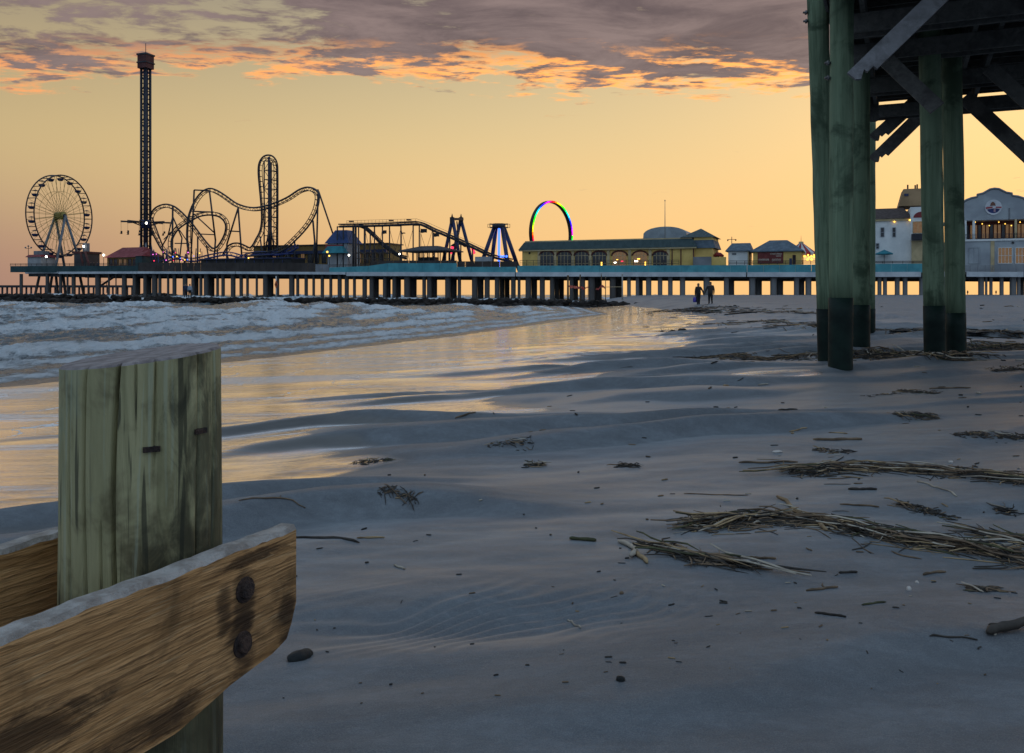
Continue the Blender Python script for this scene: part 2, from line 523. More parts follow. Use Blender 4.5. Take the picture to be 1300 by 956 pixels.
def sea_material():
    m = bpy.data.materials.new('sea_water'); m.use_nodes = True
    T = NT(m.node_tree); b = T.n['Principled BSDF']
    g = T.node('ShaderNodeTexCoord').outputs['Object']
    fo = T.node('ShaderNodeAttribute', attribute_name='foam').outputs['Fac']
    sh = T.node('ShaderNodeAttribute', attribute_name='shoal').outputs['Fac']
    sv = T.scalev(g, (1.0, .30, 1.0), rot=(0, 0, .38))             # drawn out along the shore
    n1 = T.noise(sv, 5.5, 9, .72, .6)
    n2 = T.noise(g, 26.0, 5, .7, .3)
    n0 = T.noise(sv, 1.1, 5, .6, .5)
    nf = T.m('ADD', T.m('MULTIPLY', n1, .62), T.m('MULTIPLY', n2, .38))
    k = T.m('ADD', T.m('SUBTRACT', fo, .52), T.m('MULTIPLY', T.m('SUBTRACT', nf, .5), 3.0))
    k = T.m('ADD', k, T.m('MULTIPLY', T.m('SUBTRACT', n0, .5), 1.2))
    mask = T.ramp(k, -.22, .52)
    water = T.mix(T.ramp(sh, .0, .5), (.12, .145, .16), (.095, .15, .18))
    T.put(b.inputs['Base Color'], T.mix(mask, water, T.mix(T.ramp(T.m('ADD', nf, T.m('MULTIPLY', fo, .16)), .44, .70), (.34, .41, .47), (.80, .84, .87))))
    T.put(b.inputs['Roughness'], T.ramp(mask, 0, 1, .22, .75))
    b.inputs['IOR'].default_value = 1.33
    b.inputs['Specular IOR Level'].default_value = .6
    chop = T.noise(T.scalev(g, (1.6, .7, 1), rot=(0, 0, .38)), 2.0, 8, .66)
    nb = T.bump(chop, 1.0, .38)
    nb = T.bump(T.m('MULTIPLY', nf, mask), .8, .14, nb)
    T.l.new(nb, b.inputs['Normal'])
    return m
sea.data.materials.append(sea_material())
# ================================================================== wood materials
def wood_mat(name, c1, c2, c3, axis, scale=6.0, rough=.8, bump=.5, grain=26.0):
    """c1/c2 grain colours, c3 stain; axis: local stretch along the grain"""
    m = bpy.data.materials.new(name); m.use_nodes = True
    T = NT(m.node_tree); b = T.n['Principled BSDF']
    g = T.node('ShaderNodeTexCoord').outputs['Object']
    v = T.scalev(g, axis)
    n1 = T.noise(v, grain, 6, .65, .6)
    n2 = T.noise(v, grain * .22, 5, .6, 1.2)
    n3 = T.noise(g, scale, 5, .62, .4)
    col = T.mix(T.ramp(n1, .32, .68), c2, c1)
    col = T.mix(T.ramp(n2, .42, .62, 0, .7), col, T.mix(.45, c1, c2))
    col = T.mix(T.ramp(n3, .50, .66), col, c3)
    T.put(b.inputs['Base Color'], col)
    T.put(b.inputs['Roughness'], T.ramp(n1, .3, .7, min(1, rough + .1), rough - .1))
    b.inputs['Specular IOR Level'].default_value = .3
    hh = T.m('ADD', T.m('MULTIPLY', n1, .6), T.m('MULTIPLY', n2, .8))
    T.l.new(T.bump(hh, bump, .012), b.inputs['Normal'])
    return m
M = {}
M['post_side'] = wood_mat('treated_green_wood', (.50, .45, .25), (.26, .24, .125), (.16, .135, .07), (1, 1, .05), 5.0, .8, .9, 42)
M['post_top'] = pmat('weathered_end_grain', (.34, .29, .28), (.20, .165, .16), .9, 30, .5, 120)
M['plank_face'] = wood_mat('weathered_pine', (.78, .43, .185), (.44, .225, .085), (.22, .12, .05), (1, 1, 1), 3.2, .75, .9, 34)
M['plank_top'] = pmat('salt_bleached_edge', (.50, .455, .42), (.30, .26, .23), .85, 22, .5, 90)
M['rust'] = pmat('rusted_iron', (.075, .040, .028), (.028, .018, .016), .8, 40, .6)

# ------------------------------------------------------------------ timber barrier in the foreground
dirp = Vector((.411, .912, 0)).normalized(); nrm = Vector((.912, -.411, 0)).normalized()   # along the planks, towards the beach
P_end = Vector((-.479, 1.85, 0))
pc = P_end + dirp * -.204 - nrm * .198
barrier = thing('timber_barrier', 'cut-off round timber post between two bolted planks in the left foreground', 'barrier', (pc.x, pc.y, sz(pc.x, pc.y)))
# post, with checks running down it
NS, NR = 420, 60
zb, zt = sz(pc.x, pc.y) - .25, 1.425
th = np.linspace(0, 2 * np.pi, NS, endpoint=False)
vs = []; fs = []
PR = .1525
for i in range(NR):
    t = i / (NR - 1); zz = zb + (zt - zb) * t
    rr = PR * (1.015 - .035 * t) + .0022 * perlin(np.cos(th) * 2 + 9, np.sin(th) * 2 + zz * 1.3, 3) + .0010 * perlin(th * 9, th * 0 + zz * 4, 8)
    for a0, z0, z1, dep, wid, wob in ((-1.44, .55, 1.5, .026, .020, .16), (-1.86, .85, 1.5, .016, .018, .12), (-1.02, 1.18, 1.5, .012, .015, .05), (-1.25, 1.25, 1.5, .010, .014, .03), (-.45, .9, 1.5, .012, .016, .06), (-2.15, .6, 1.35, .012, .018, .08), (-.15, .7, 1.5, .010, .02, .05), (-1.64, .7, 1.12, .008, .015, .07)):
        if z0 < zz < z1 + .01:
            c = a0 + wob * math.sin(zz * 5.3 + a0) * .5
            dd = (th - c + np.pi) % (2 * np.pi) - np.pi
            rr = rr - dep * min(1, (zz - z0) * 8) * np.exp(-(dd / wid) ** 2)
    x = pc.x + rr * np.cos(th); y = pc.y + rr * np.sin(th)
    tilt = .015 * (x - pc.x) / PR + .010 * (y - pc.y) / PR               # the saw cut is not quite level
    for k in range(NS): vs.append((x[k], y[k], zz + (tilt[k] if t > .97 else 0)))
for i in range(NR - 1):
    for k in range(NS):
        a = i * NS + k; b_ = i * NS + (k + 1) % NS
        fs.append((a, b_, b_ + NS, a + NS))
mb = MB(); mb.add(vs, fs, True)
base = len(mb.v)
mb.cur = 1
top = vs[-NS:]
ring2 = [(pc.x + (p[0] - pc.x) * .965, pc.y + (p[1] - pc.y) * .965, p[2] + .004) for p in top]
mb.add(top + ring2, [(k, (k + 1) % NS, NS + (k + 1) % NS, NS + k) for k in range(NS)] + [tuple(range(NS, 2 * NS))])
me = mb.mesh('post')
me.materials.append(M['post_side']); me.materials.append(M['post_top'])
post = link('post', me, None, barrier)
tag(post, 'round greenish treated post with a pale saw-cut top')
for (ang_, zz) in ((-1.07, 1.262), (-.42, 1.285)):       # square nail-plate slots
    c = Vector((pc.x + (PR - .004) * math.cos(ang_), pc.y + (PR - .004) * math.sin(ang_), zz))
    b_ = MB(); b_.boxm(Matrix.Translation(c) @ Matrix.Rotation(ang_ + math.pi / 2, 4, 'Z'), .030, .012, .010)
    b_.build('iron_staple', M['rust'], post)

def plank(name, off, s0, s1, chamfer, label, holes):
    th_ = .045
    zt_, zb_ = 1.06, .772
    def P(sv, z, o): 
        p = P_end + dirp * sv + nrm * o
        return Vector((p.x, p.y, z))
    n = 150
    mb = MB()
    A, B = off - th_ / 2, off + th_ / 2
    rows = []
    for i in range(n + 1):
        sv = s0 + (s1 - s0) * i / n
        zl = zb_ + (float(np.interp(sv - s1, [-.33, -.195, -.075, -.031, -.008, 0], [0, .030, .044, .058, .100, .125])) if chamfer else 0)
        wt = .0012 * math.sin(sv * 23) + .0010 * math.sin(sv * 61 + 1) + .0025 * float(perlin(sv * 40, .5, 12))
        e = .005 * float(perlin(sv * 15, 2.5, 12))
        ring = []
        for (o, z) in ((B, zl), (B, zl + (zt_ - zl) * .5), (B, zt_ - .010 + wt), (B - .006, zt_ + wt), (A + .006, zt_ + wt * .6), (A, zt_ - .010), (A, zl)):
            ring.append(P(sv, z, o))
        rows.append(ring)
    m_ = len(rows[0])
    vs = [p for r_ in rows for p in r_]
    for j in range(m_):
        mb.cur = 1 if j in (2, 3, 4) else 0
        mb.add(vs if False else [rows[i][k] for i in range(n + 1) for k in (j, (j + 1) % m_)], [(2 * i, 2 * i + 1, 2 * i + 3, 2 * i + 2) for i in range(n)], False)
    mb.cur = 0
    mb.add(rows[0], [tuple(range(m_))]); mb.add(rows[-1], [tuple(range(m_))])
    me = mb.mesh('plank')
    bm = bmesh.new(); bm.from_mesh(me); bmesh.ops.remove_doubles(bm, verts=bm.verts, dist=1e-5); bmesh.ops.recalc_face_normals(bm, faces=bm.faces); bm.to_mesh(me); bm.free()
    # work the mesh in the plank's own axes, so that the grain follows it
    rz = math.atan2(dirp.y, dirp.x)
    Mx = Matrix.Translation((P_end.x, P_end.y, 1.0)) @ Matrix.Rotation(rz, 4, 'Z')
    me.transform(Mx.inverted())
    me.materials.append(M['plank_face']); me.materials.append(M['plank_top'])
    o = link('plank', me, None, barrier, Mx.translation, (0, 0, rz))
    tag(o, label)
    for (sv, z) in holes:
        b_ = MB()
        c = P(sv, z, B)
        prof = [(0.0255, 0), (.0250, .0030), (.0185, .0032), (.0180, .0105), (.0155, .0125), (.004, .0130)]
        hx = lambda k, i_: 1.0 if i_ < 2 else .90 / math.cos(((k * 22.5 + sv * 900) % 60 - 30) * math.pi / 180) 
        Mr = Matrix.Translation(c) @ Matrix((dirp, Vector((0, 0, 1)), nrm)).transposed().to_4x4()
        vv = [Mr @ Vector((r_ * hx(k, i_) * math.cos(k * math.pi / 8), r_ * hx(k, i_) * math.sin(k * math.pi / 8), h)) for i_, (r_, h) in enumerate(prof) for k in range(16)]
        ff = [(i * 16 + k, i * 16 + (k + 1) % 16, (i + 1) * 16 + (k + 1) % 16, (i + 1) * 16 + k) for i in range(len(prof) - 1) for k in range(16)] + [tuple(range(80, 96))]
        b_.add(vv, ff, False)
        bo = b_.build('bolt', M['rust'], None)
        bo.parent = o; bo.matrix_parent_inverse = Mx.inverted()
    return o
# grain of the planks follows their own length
T = NT(M['plank_face'].node_tree)
for n in list(T.n):
    if n.type == 'MAPPING': n.inputs['Scale'].default_value = (.10, 1.0, 1.6)
b = T.n['Principled BSDF']; g = T.node('ShaderNodeTexCoord').outputs['Object']
src = b.inputs['Base Color'].links[0].from_socket
wv = T.node('ShaderNodeTexWave', wave_type='BANDS', bands_direction='Z', wave_profile='SAW')
T.l.new(T.scalev(g, (.22, 1.0, 1.0)), wv.inputs['Vector'])
for k_, v_ in (('Scale', 16.0), ('Distortion', 7.0), ('Detail', 3.0), ('Detail Scale', 1.4), ('Detail Roughness', .6)): wv.inputs[k_].default_value = v_
src = T.mix(T.ramp(wv.outputs['Fac'], .62, .98, 0, .55), src, (.17, .085, .032))
fl_ = T.noise(T.scalev(g, (.05, 1.0, 1.0)), 240, 3, .6)
src = T.mix(T.ramp(fl_, .60, .65, 0, .55), src, (.12, .06, .026))
src = T.mix(T.ramp(fl_, .42, .32, 0, .30), src, (.78, .56, .32))
T.l.new(src, b.inputs['Base Color'])
T.l.new(T.bump(fl_, .5, .006, T.bump(wv.outputs['Fac'], .45, .008, b.inputs['Normal'].links[0].from_socket)), b.inputs['Normal'])
plank('plank', 0.0, -2.3, 0.0, True, 'orange brown front plank with bevelled corner and rusty bolts', [(-.158, .972), (-.165, .868)])
plank('plank', -.41, -2.3, -.08, False, 'shaded rear plank behind the round post', [])
# stains that bleed from the bolts: part of the wood
T = NT(M['plank_face'].node_tree); b = T.n['Principled BSDF']
g = T.node('ShaderNodeTexCoord').outputs['Object']
src = b.inputs['Base Color'].links[0].from_socket
sp = T.node('ShaderNodeSeparateXYZ'); T.l.new(g, sp.inputs[0])
nn = T.noise(T.scalev(g, (.45, 1, 1.4)), 16, 7, .70, .6)
for (sx, szz, rx, rz_) in ((-.158, -.045, .030, .055), (-.168, -.165, .036, .085), (-.03, -.13, .028, .07), (-.215, -.05, .020, .04), (-.62, -.10, .16, .035), (-.95, -.03, .25, .03), (-.42, -.19, .14, .03), (-1.1, -.16, .3, .04), (-.14, .03, .10, .012)):
    ex = T.m('POWER', T.m('DIVIDE', T.m('SUBTRACT', sp.outputs[0], sx), rx), 2.0)
    ez = T.m('POWER', T.m('DIVIDE', T.m('SUBTRACT', sp.outputs[2], szz), rz_), 2.0)
    dd = T.m('ADD', T.m('ADD', ex, ez), T.m('MULTIPLY', T.m('SUBTRACT', nn, .5), 6.5))
    src = T.mix(T.ramp(dd, 1.5, -.2, 0, .80), src, (.050, .027, .015))
T.l.new(src, b.inputs['Base Color'])
T = NT(M['post_side'].node_tree); b = T.n['Principled BSDF']
g = T.node('ShaderNodeTexCoord').outputs['Object']
src = b.inputs['Base Color'].links[0].from_socket
ck_ = T.noise(T.scalev(g, (1, 1, .035)), 55, 3, .5, .9)
src = T.mix(T.ramp(ck_, .60, .66, 0, .75), src, (.03, .032, .022))
src = T.mix(T.ramp(ck_, .40, .34, 0, .35), src, (.46, .50, .38))
T.l.new(src, b.inputs['Base Color'])
# light and shade painted into the post: streaky dark right side, paler green left
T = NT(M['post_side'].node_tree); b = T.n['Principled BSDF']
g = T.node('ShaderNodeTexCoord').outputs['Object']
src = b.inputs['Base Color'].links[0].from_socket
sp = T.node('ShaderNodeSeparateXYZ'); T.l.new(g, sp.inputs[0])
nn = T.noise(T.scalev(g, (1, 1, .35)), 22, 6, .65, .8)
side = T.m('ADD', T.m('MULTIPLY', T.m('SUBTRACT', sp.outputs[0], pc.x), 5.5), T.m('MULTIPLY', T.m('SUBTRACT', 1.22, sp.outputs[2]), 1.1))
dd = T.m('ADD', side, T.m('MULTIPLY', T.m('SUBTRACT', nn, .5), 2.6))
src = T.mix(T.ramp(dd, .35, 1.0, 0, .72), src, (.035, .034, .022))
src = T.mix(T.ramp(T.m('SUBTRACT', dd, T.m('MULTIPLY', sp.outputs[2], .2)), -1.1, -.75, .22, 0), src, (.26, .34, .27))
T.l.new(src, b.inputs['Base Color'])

# ================================================================== house on stilts, only its underside in the picture
M['pile'] = wood_mat('weathered_pile', (.235, .305, .19), (.11, .155, .095), (.07, .10, .06), (1, 1, .06), 1.4, .85, .5, 14)
M['wrap'] = pmat('green_pile_wrap', (.0045, .018, .012), (.003, .009, .007), .6, 3.0, .25, 12, spec=.25)
M['beam'] = wood_mat('grey_timber', (.22, .205, .19), (.13, .12, .112), (.08, .073, .07), (1, 1, 1), .8, .85, .4, 10)
M['brace'] = wood_mat('silvered_brace', (.30, .29, .30), (.19, .18, .185), (.12, .11, .11), (.5, .5, .5), 1.4, .85, .5, 14)
M['boards'] = pmat('deck_boards_underside', (.17, .165, .155), (.10, .098, .092), .85, 2.0, .3, stretch=(1, 1, 1))
M['siding'] = pmat('blue_grey_siding', (.25, .33, .38), (.19, .26, .30), .7, 1.0)
M['galv'] = pmat('dull_galvanised_steel', (.22, .22, .23), (.12, .11, .11), .6, 20, 0, metal=.6)
E1 = Vector((.41, .912, 0)).normalized(); E2 = Vector((E1.y, -E1.x, 0))      # along the shore, landward
house = thing('stilt_house', 'timber beach house platform on tall green-wrapped stilts at the right edge', 'house', (4.36, 11.5, sz(4.36, 11.5)))
pile_specs = [  # bottom px, base y px, top px, y of the wrap's top, depth, diameter
    (1067, 467, 1069, 378, 11.5, .315), (1052, 458, 1039, 392, 12.7, .30), (1092, 443, 1092, 387, 15.4, .29), (1103.5, 426, 1104, 392, 20.3, .27),
    (1098.5, 436, 1099, 394, 17.6, .24), (1187, 452, 1180, 388, 13.6, .355), (1214, 449, 1208, 397, 14.3, .345), (1420, 440, 1420, 390, 15.0, .32), (1430, 430, 1430, 390, 18.5, .32)]
ZB = 5.95
PW = [28.5, 25, 23, 14, 9, 25, 23, 30, 30]
for (bx_, by_, tx_, wy_, dep, dia), wpx_ in zip(pile_specs, PW):
    dep = ground(bx_, by_).y; dia = wpx_ * dep / FPX
    xb = (bx_ - PX0) / FPX * dep; xt = (tx_ - PX0) / FPX * dep
    gz = sz(xb, dep)
    zw = CAMZ - (wy_ - PY0) / FPX * dep
    ztop = ZB + .30 if tx_ not in (1069, 1039) else ZB + .9
    rb, rt = dia / 2, dia / 2 * 1.04
    def pt(z):
        f = (z - gz) / (6.0 - gz)
        return Vector((xb + (xt - xb) * f, dep, z))
    mb = MB()
    zs = [zw - .02 + (ztop - zw + .02) * k / 14 for k in range(15)]
    mb.tube([pt(z) + Vector((random.uniform(-.004, .004), 0, 0)) for z in zs], [rb + (rt - rb) * k / 14 + random.uniform(-.004, .004) for k in range(15)], 18)
    po = mb.build('pile', M['pile'], house)
    for by in {1067: (80, 99), 1052: (16, 27)}.get(bx_, ()):           # bolt ends on the seaward side
        zq = CAMZ - (by - PY0) / FPX * dep
        p = pt(zq) + Vector((-rb * .96, 0, 0))
        mb = MB(); mb.tube([p, p + Vector((-.09, 0, 0))], .018, 8); mb.tube([p + Vector((-.03, 0, 0)), p + Vector((-.055, 0, 0))], .038, 6); mb.build('bolt', M['galv'], po)
    mb = MB()
    zs = [gz - .4 + (zw - gz + .4) * k / 5 for k in range(6)]
    mb.tube([pt(z) for z in zs], [rb + .008] * 6, 20)
    mb.build('pile_wrap', M['wrap'], po)
def Q(a, c, z):                     # point in the house's own plan: a along the shore, c landward
    p = Vector((4.36, 11.5, 0)) + E1 * a + E2 * c
    return Vector((p.x, p.y, z))
AX0, AX1, CX0, CX1 = -1.2, 10.6, -.35, 9.0
for c in (.0, 2.05, 4.6, 7.2):      # pairs of girders along the house
    for dc in (-.19, .19):
        mb = MB(); mb.bar(Q(AX0, c + dc, ZB + .16), Q(AX1 - .2, c + dc, ZB + .16), .075, .30); mb.build('girder', M['beam'], house)
for a in (.15, 2.5, 4.35, 7.0, 9.75):      # cross beams
    for da in (-.17, .17):
        mb = MB(); mb.bar(Q(a + da, CX0 + .1, ZB - .145), Q(a + da, CX1, ZB - .145), .07, .29); mb.build('cross_beam', M['beam'], house)
k = 0
a = AX0 + .05
while a < AX1:
    mb = MB(); mb.bar(Q(a, CX0, ZB + .44), Q(a, CX1, ZB + .44), .045, .25); mb.build('joist', M['beam'], house); a += .61
c = CX0
while c < CX1:
    mb = MB(); mb.bar(Q(AX0, c + .07, ZB + .59), Q(AX1, c + .07, ZB + .59), .138, .04); mb.build('deck_board', M['boards'], house); c += .145
mb = MB(); mb.bar(Q(AX0, CX0 - .03, ZB + .46), Q(AX1, CX0 - .03, ZB + .46), .045, .34); mb.build('rim_board', M['brace'], house)
mb = MB(); mb.bar(Q(AX1 + .03, CX0, ZB + .46), Q(AX1 + .03, CX1, ZB + .46), .045, .34); mb.build('rim_board', M['beam'], house)
mb = MB(); mb.bar(Q(AX0 + .6, CX0 + 2.6, ZB + 2.0), Q(AX1 - .6, CX0 + 2.6, ZB + 2.0), .15, 2.75)
mb.bar(Q(AX0 + .6, CX0 + 2.6, ZB + 2.0), Q(AX0 + .6, CX1, ZB + 2.0), .15, 2.75); mb.build('house_wall', M['siding'], house)
def notched(p0, p1, w, t, mat, name='brace', notch=True):
    """a brace plank with a stepped lower end"""
    p0, p1 = Vector(p0), Vector(p1)
    d = (p1 - p0); L = d.length; d.normalize()
    view = Vector(((p0.x + p1.x) / 2, (p0.y + p1.y) / 2, 0)).normalized()
    n = (d.cross(view)).normalized()
    if n.z < 0: n = -n
    th_ = d.cross(n).normalized()
    prof = [(0, w / 2), (L, w / 2), (L, -w / 2), (.62 * w * 1.9, -w / 2), (.62 * w * 1.9, -w * .25), (.62 * w * 1.15, -w * .25), (.62 * w * 1.15, -w * .02), (w * .2, -w * .30), (0, -.1 * w)] if notch else [(0, w / 2), (L, w / 2), (L, -w / 2), (0, -w / 2)]
    poly = [p0 + d * u + n * v for u, v in prof]
    mb = MB(); mb.prism(poly, Vector((0, 0, 0)), th_ * t)
    return mb.build(name, mat, house)
notched(at(1084, 101, 11.45), at(1215, -26, 11.45), .24, .045, M['brace'])
notched(at(1110, 62, 15.1), at(1190, 138, 14.3), .26, .045, M['beam'], notch=False)
notched(at(1109, 178, 20.0), at(1186, 107, 20.6), .30, .05, M['beam'])
notched(at(1109, 205, 20.5), at(1190, 126, 21.0), .30, .05, M['beam'])
notched(at(1225, 124, 18.6), at(1310, 202, 17.4), .30, .05, M['beam'], notch=False)
notched(at(1255, 86, 15.4), at(1330, 152, 15.0), .25, .05, M['beam'], notch=False)
for (px, py, dep, L) in ((1113, 134, 20.1, .22), (1113, 145, 20.1, .22)):
    p = at(px, py, dep)
    mb = MB(); mb.tube([p, p + Vector((L, 0, 0))], .012, 6); mb.tube([p + Vector((L - .04, 0, 0)), p + Vector((L, 0, 0))], .03, 6); mb.build('bolt', M['galv'], house)
mb = MB(); mb.box(at(1107, 137, 20.2), (.24, .2, .62)); mb.build('pipe_box', M['beam'], house)
# ================================================================== the amusement pier
PA, PB = Vector((-145.5, 250, 0)), Vector((94.5, 160, 0))
PE = (PB - PA).normalized(); PN = Vector((-PE.y, PE.x, 0))          # along the pier to land, across it away from the viewer
def plan(px, off=0.0):
    k = (px - PX0) / FPX
    o = PA + PN * off
    # (o + PE t).x = k (o + PE t).y
    t = (k * o.y - o.x) / (PE.x - k * PE.y)
    return o + PE * t
def zat(py, P): return CAMZ - (py - PY0) / FPX * P.y
def pp(px, py, off=0.0):
    P = plan(px, off)
    return Vector((P.x, P.y, zat(py, P)))
def along(P): return (Vector((P.x, P.y, 0)) - PA).dot(PE)
ST = [(10, 345.0), (75, 345.0), (175, 344.6), (300, 344.7), (440, 345.4), (655, 345.6), (948, 345.6), (1040, 345.6), (1170, 345.2), (1226, 345.0), (1300, 345.2), (1420, 345.4)]
_ts = np.array([along(plan(p)) for p, _ in ST]); _zs = np.array([zat(y, plan(p)) for p, y in ST])
def deckz(P): return float(np.interp(along(P), _ts, _zs))
def dk(px, off=0.0):
    P = plan(px, off); return Vector((P.x, P.y, deckz(P)))

def flat(name, col, rough=.65, col2=None, scale=.35, **kw): return pmat(name, col, col2, rough, scale, **kw)
M['concrete'] = flat('pier_concrete', (.66, .68, .70), .8, (.50, .52, .55))
M['pilec'] = flat('stained_pile', (.115, .105, .10), .85, (.055, .05, .05), .6, stretch=(1, 1, .15))
M['pileland'] = flat('grey_pile', (.25, .245, .245), .85, (.15, .145, .145), .7, stretch=(1, 1, .15))
M['teal'] = flat('teal_panel', (.085, .36, .41), .6, (.06, .27, .32), .5)
M['tealdark'] = flat('dark_teal_panel', (.012, .055, .062), .6)
M['railbrown'] = flat('brown_railing', (.055, .040, .034), .7)
M['railgrey'] = flat('grey_railing', (.24, .25, .27), .6)
M['deck'] = flat('deck_planking', (.20, .18, .16), .85)
M['under'] = flat('deck_underside', (.06, .055, .055), .9)

pier = thing('pier', 'long amusement pier with teal parapet on rows of dark piles', 'pier', dk(650) * 1.0)
WID = 34.0
for i in range(len(ST) - 1):
    a, b_ = ST[i][0], ST[i + 1][0]
    A0, B0 = dk(a), dk(b_)
    A1, B1 = A0 + PN * WID, B0 + PN * WID
    if i == 0: A0 = A0 + PN * 5 + PE * 1.0; A1 = A1 + PE * 4
    th_ = Vector((0, 0, -.5))
    mb = MB(); mb.add([A0, B0, B1, A1, A0 + th_, B0 + th_, B1 + th_, A1 + th_], [(0, 1, 2, 3), (7, 6, 5, 4), (0, 4, 5, 1), (1, 5, 6, 2), (2, 6, 7, 3), (3, 7, 4, 0)])
    mb.build('deck_section', M['deck'], pier)
    # pale fascia beam
    y0 = ST[i][1]; hb = .95 if a >= 440 else (.62 if a >= 75 else .45)
    mb = MB()
    gapv = PE * .12
    P0, P1 = dk(a) - PN * .32 + gapv, dk(b_) - PN * .32 - gapv
    if i == 0: P0 = P0 + PN * 5.0 + PE * 1.0
    mb.add([P0, P1, P1 + PN * .24, P0 + PN * .24] + [p - Vector((0, 0, hb)) for p in (P0, P1, P1 + PN * .24, P0 + PN * .24)], [(3, 2, 1, 0), (4, 5, 6, 7), (0, 1, 5, 4), (1, 2, 6, 5), (2, 3, 7, 6), (3, 0, 4, 7)])
    mb.build('fascia_beam', M['concrete'], pier)
    for off in (2, 12, 22, 32):
        mb = MB()
        P0, P1 = dk(a, off), dk(b_, off); P0.z -= 1.1; P1.z -= 1.1
        P0, P1 = dk(a) + PN * off + Vector((0, 0, -.95)), dk(b_) + PN * off + Vector((0, 0, -.95))
        if i == 0: P0 = P0 + PE * 6
        mb.bar(P0, P1, .5, .85); mb.build('stringer', M['under'], pier)

def panel(px0, px1, y0a, y0b, y1a, y1b, mat, name, off=-.15, th_=.12):
    A, B = plan(px0, off), plan(px1, off)
    poly = [Vector((A.x, A.y, zat(y1a, A))), Vector((B.x, B.y, zat(y1b, B))), Vector((B.x, B.y, zat(y0b, B))), Vector((A.x, A.y, zat(y0a, A)))]
    mb = MB(); mb.prism(poly, Vector((0, 0, 0)), PN * th_)
    return mb.build(name, mat, pier)
# parapet: each panel between two joints is its own piece
def parapet(px0, px1, ta, tb, ba, bb, mat, step, name='parapet_panel'):
    n = max(1, round((px1 - px0) / step))
    for i in range(n):
        f0, f1 = i / n, (i + 1) / n
        e_ = 1.1
        panel(px0 + (px1 - px0) * f0 + .12, px0 + (px1 - px0) * f1 - .12, ta + (tb - ta) * f0, ta + (tb - ta) * f1, ba + (bb - ba) * f0 + e_, ba + (bb - ba) * f1 + e_, mat, name, off=-.20)
parapet(13, 75, 337.8, 337.5, 344.6, 344.6, M['tealdark'], 15)
parapet(75, 175, 337.5, 337.2, 344.6, 344.3, M['tealdark'], 16)
parapet(418, 468, 339.8, 337.6, 344.9, 345.1, M['teal'], 25)
parapet(468, 492, 337.6, 334.2, 345.1, 345.2, M['teal'], 24)
parapet(492, 580, 334.2, 334.0, 345.2, 345.2, M['teal'], 22)
parapet(580, 655, 338.8, 338.8, 345.2, 345.2, M['teal'], 19)
parapet(657, 948, 337.4, 336.6, 345.2, 345.2, M['teal'], 21)
parapet(949, 1172, 336.6, 334.6, 345.2, 344.8, M['teal'], 21)
def railing(px0, px1, ya, yb, zlow, mat, step=2.2, off=-.02, nr=3, solid=False):
    A, B = plan(px0, off), plan(px1, off)
    mb = MB()
    za0, zb0 = zat(zlow[0], A), zat(zlow[1], B)
    za1, zb1 = zat(ya, A), zat(yb, B)
    for k in range(nr):
        f = (k + 1) / nr
        mb.bar((A.x, A.y, za0 + (za1 - za0) * f), (B.x, B.y, zb0 + (zb1 - zb0) * f), .07, .09)
    n = max(2, int((B - A).length / step))
    for i in range(n + 1):
        f = i / n; P = A.lerp(B, f)
        mb.bar((P.x, P.y, za0 + (zb0 - za0) * f), (P.x, P.y, za1 + (zb1 - za1) * f + .05), .08, .08)
        if solid and i < n:
            Q_ = A.lerp(B, (i + 1) / n)
            c = (P + Q_) / 2
            mb.bar((c.x, c.y, za0 + (zb0 - za0) * f - .25), (c.x, c.y, za1 + (zb1 - za1) * f - .05), (Q_ - P).length * .9, .03, up=PN)
    return mb.build('railing', mat, pier)
railing(13, 176, 334.8, 334.0, (337.6, 337.2), M['railbrown'], 2.0)
railing(176, 400, 333.5, 334.0, (344.4, 344.8), M['railbrown'], 2.0, nr=5, solid=True)
railing(400, 418, 335.5, 336.0, (344.8, 344.9), M['railgrey'], 2.0, nr=4, solid=True)
railing(418, 470, 336.0, 335.0, (339.8, 337.6), M['railbrown'], 2.0)
railing(470, 580, 331, 331, (336, 334), M['railbrown'], 2.0, solid=True)
railing(580, 657, 332, 332.0, (338.8, 338.8), M['railbrown'], 2.0, nr=4, solid=True)
railing(660, 862, 330.6, 330.2, (337.4, 336.8), M['railbrown'], 1.6)
railing(925, 1040, 331.2, 331.0, (336.6, 335.5), M['railbrown'], 1.6)
railing(1108, 1172, 331.8, 331.4, (334.6, 334.6), M['railbrown'], 1.6)
railing(1222, 1330, 337.0, 337.0, (345, 345), M['railgrey'], 1.2, nr=5)

mb = MB(); wA, wB = plan(108, .25), plan(131, .25)
wz_ = deckz(wA); mb.add([wA + Vector((0, 0, wz_)), wB + Vector((0, 0, wz_)), wB + PN * 2.5 + Vector((0, 0, wz_)), wA + PN * 2.5 + Vector((0, 0, wz_))] + [p + Vector((0, 0, wz_ + .9)) for p in (wA, wB, wB + PN * 2.5, wA + PN * 2.5)], [(3, 2, 1, 0), (4, 5, 6, 7), (0, 1, 5, 4), (1, 2, 6, 5), (2, 3, 7, 6), (3, 0, 4, 7)])
mb.build('raised_walk', M['deck'], pier)
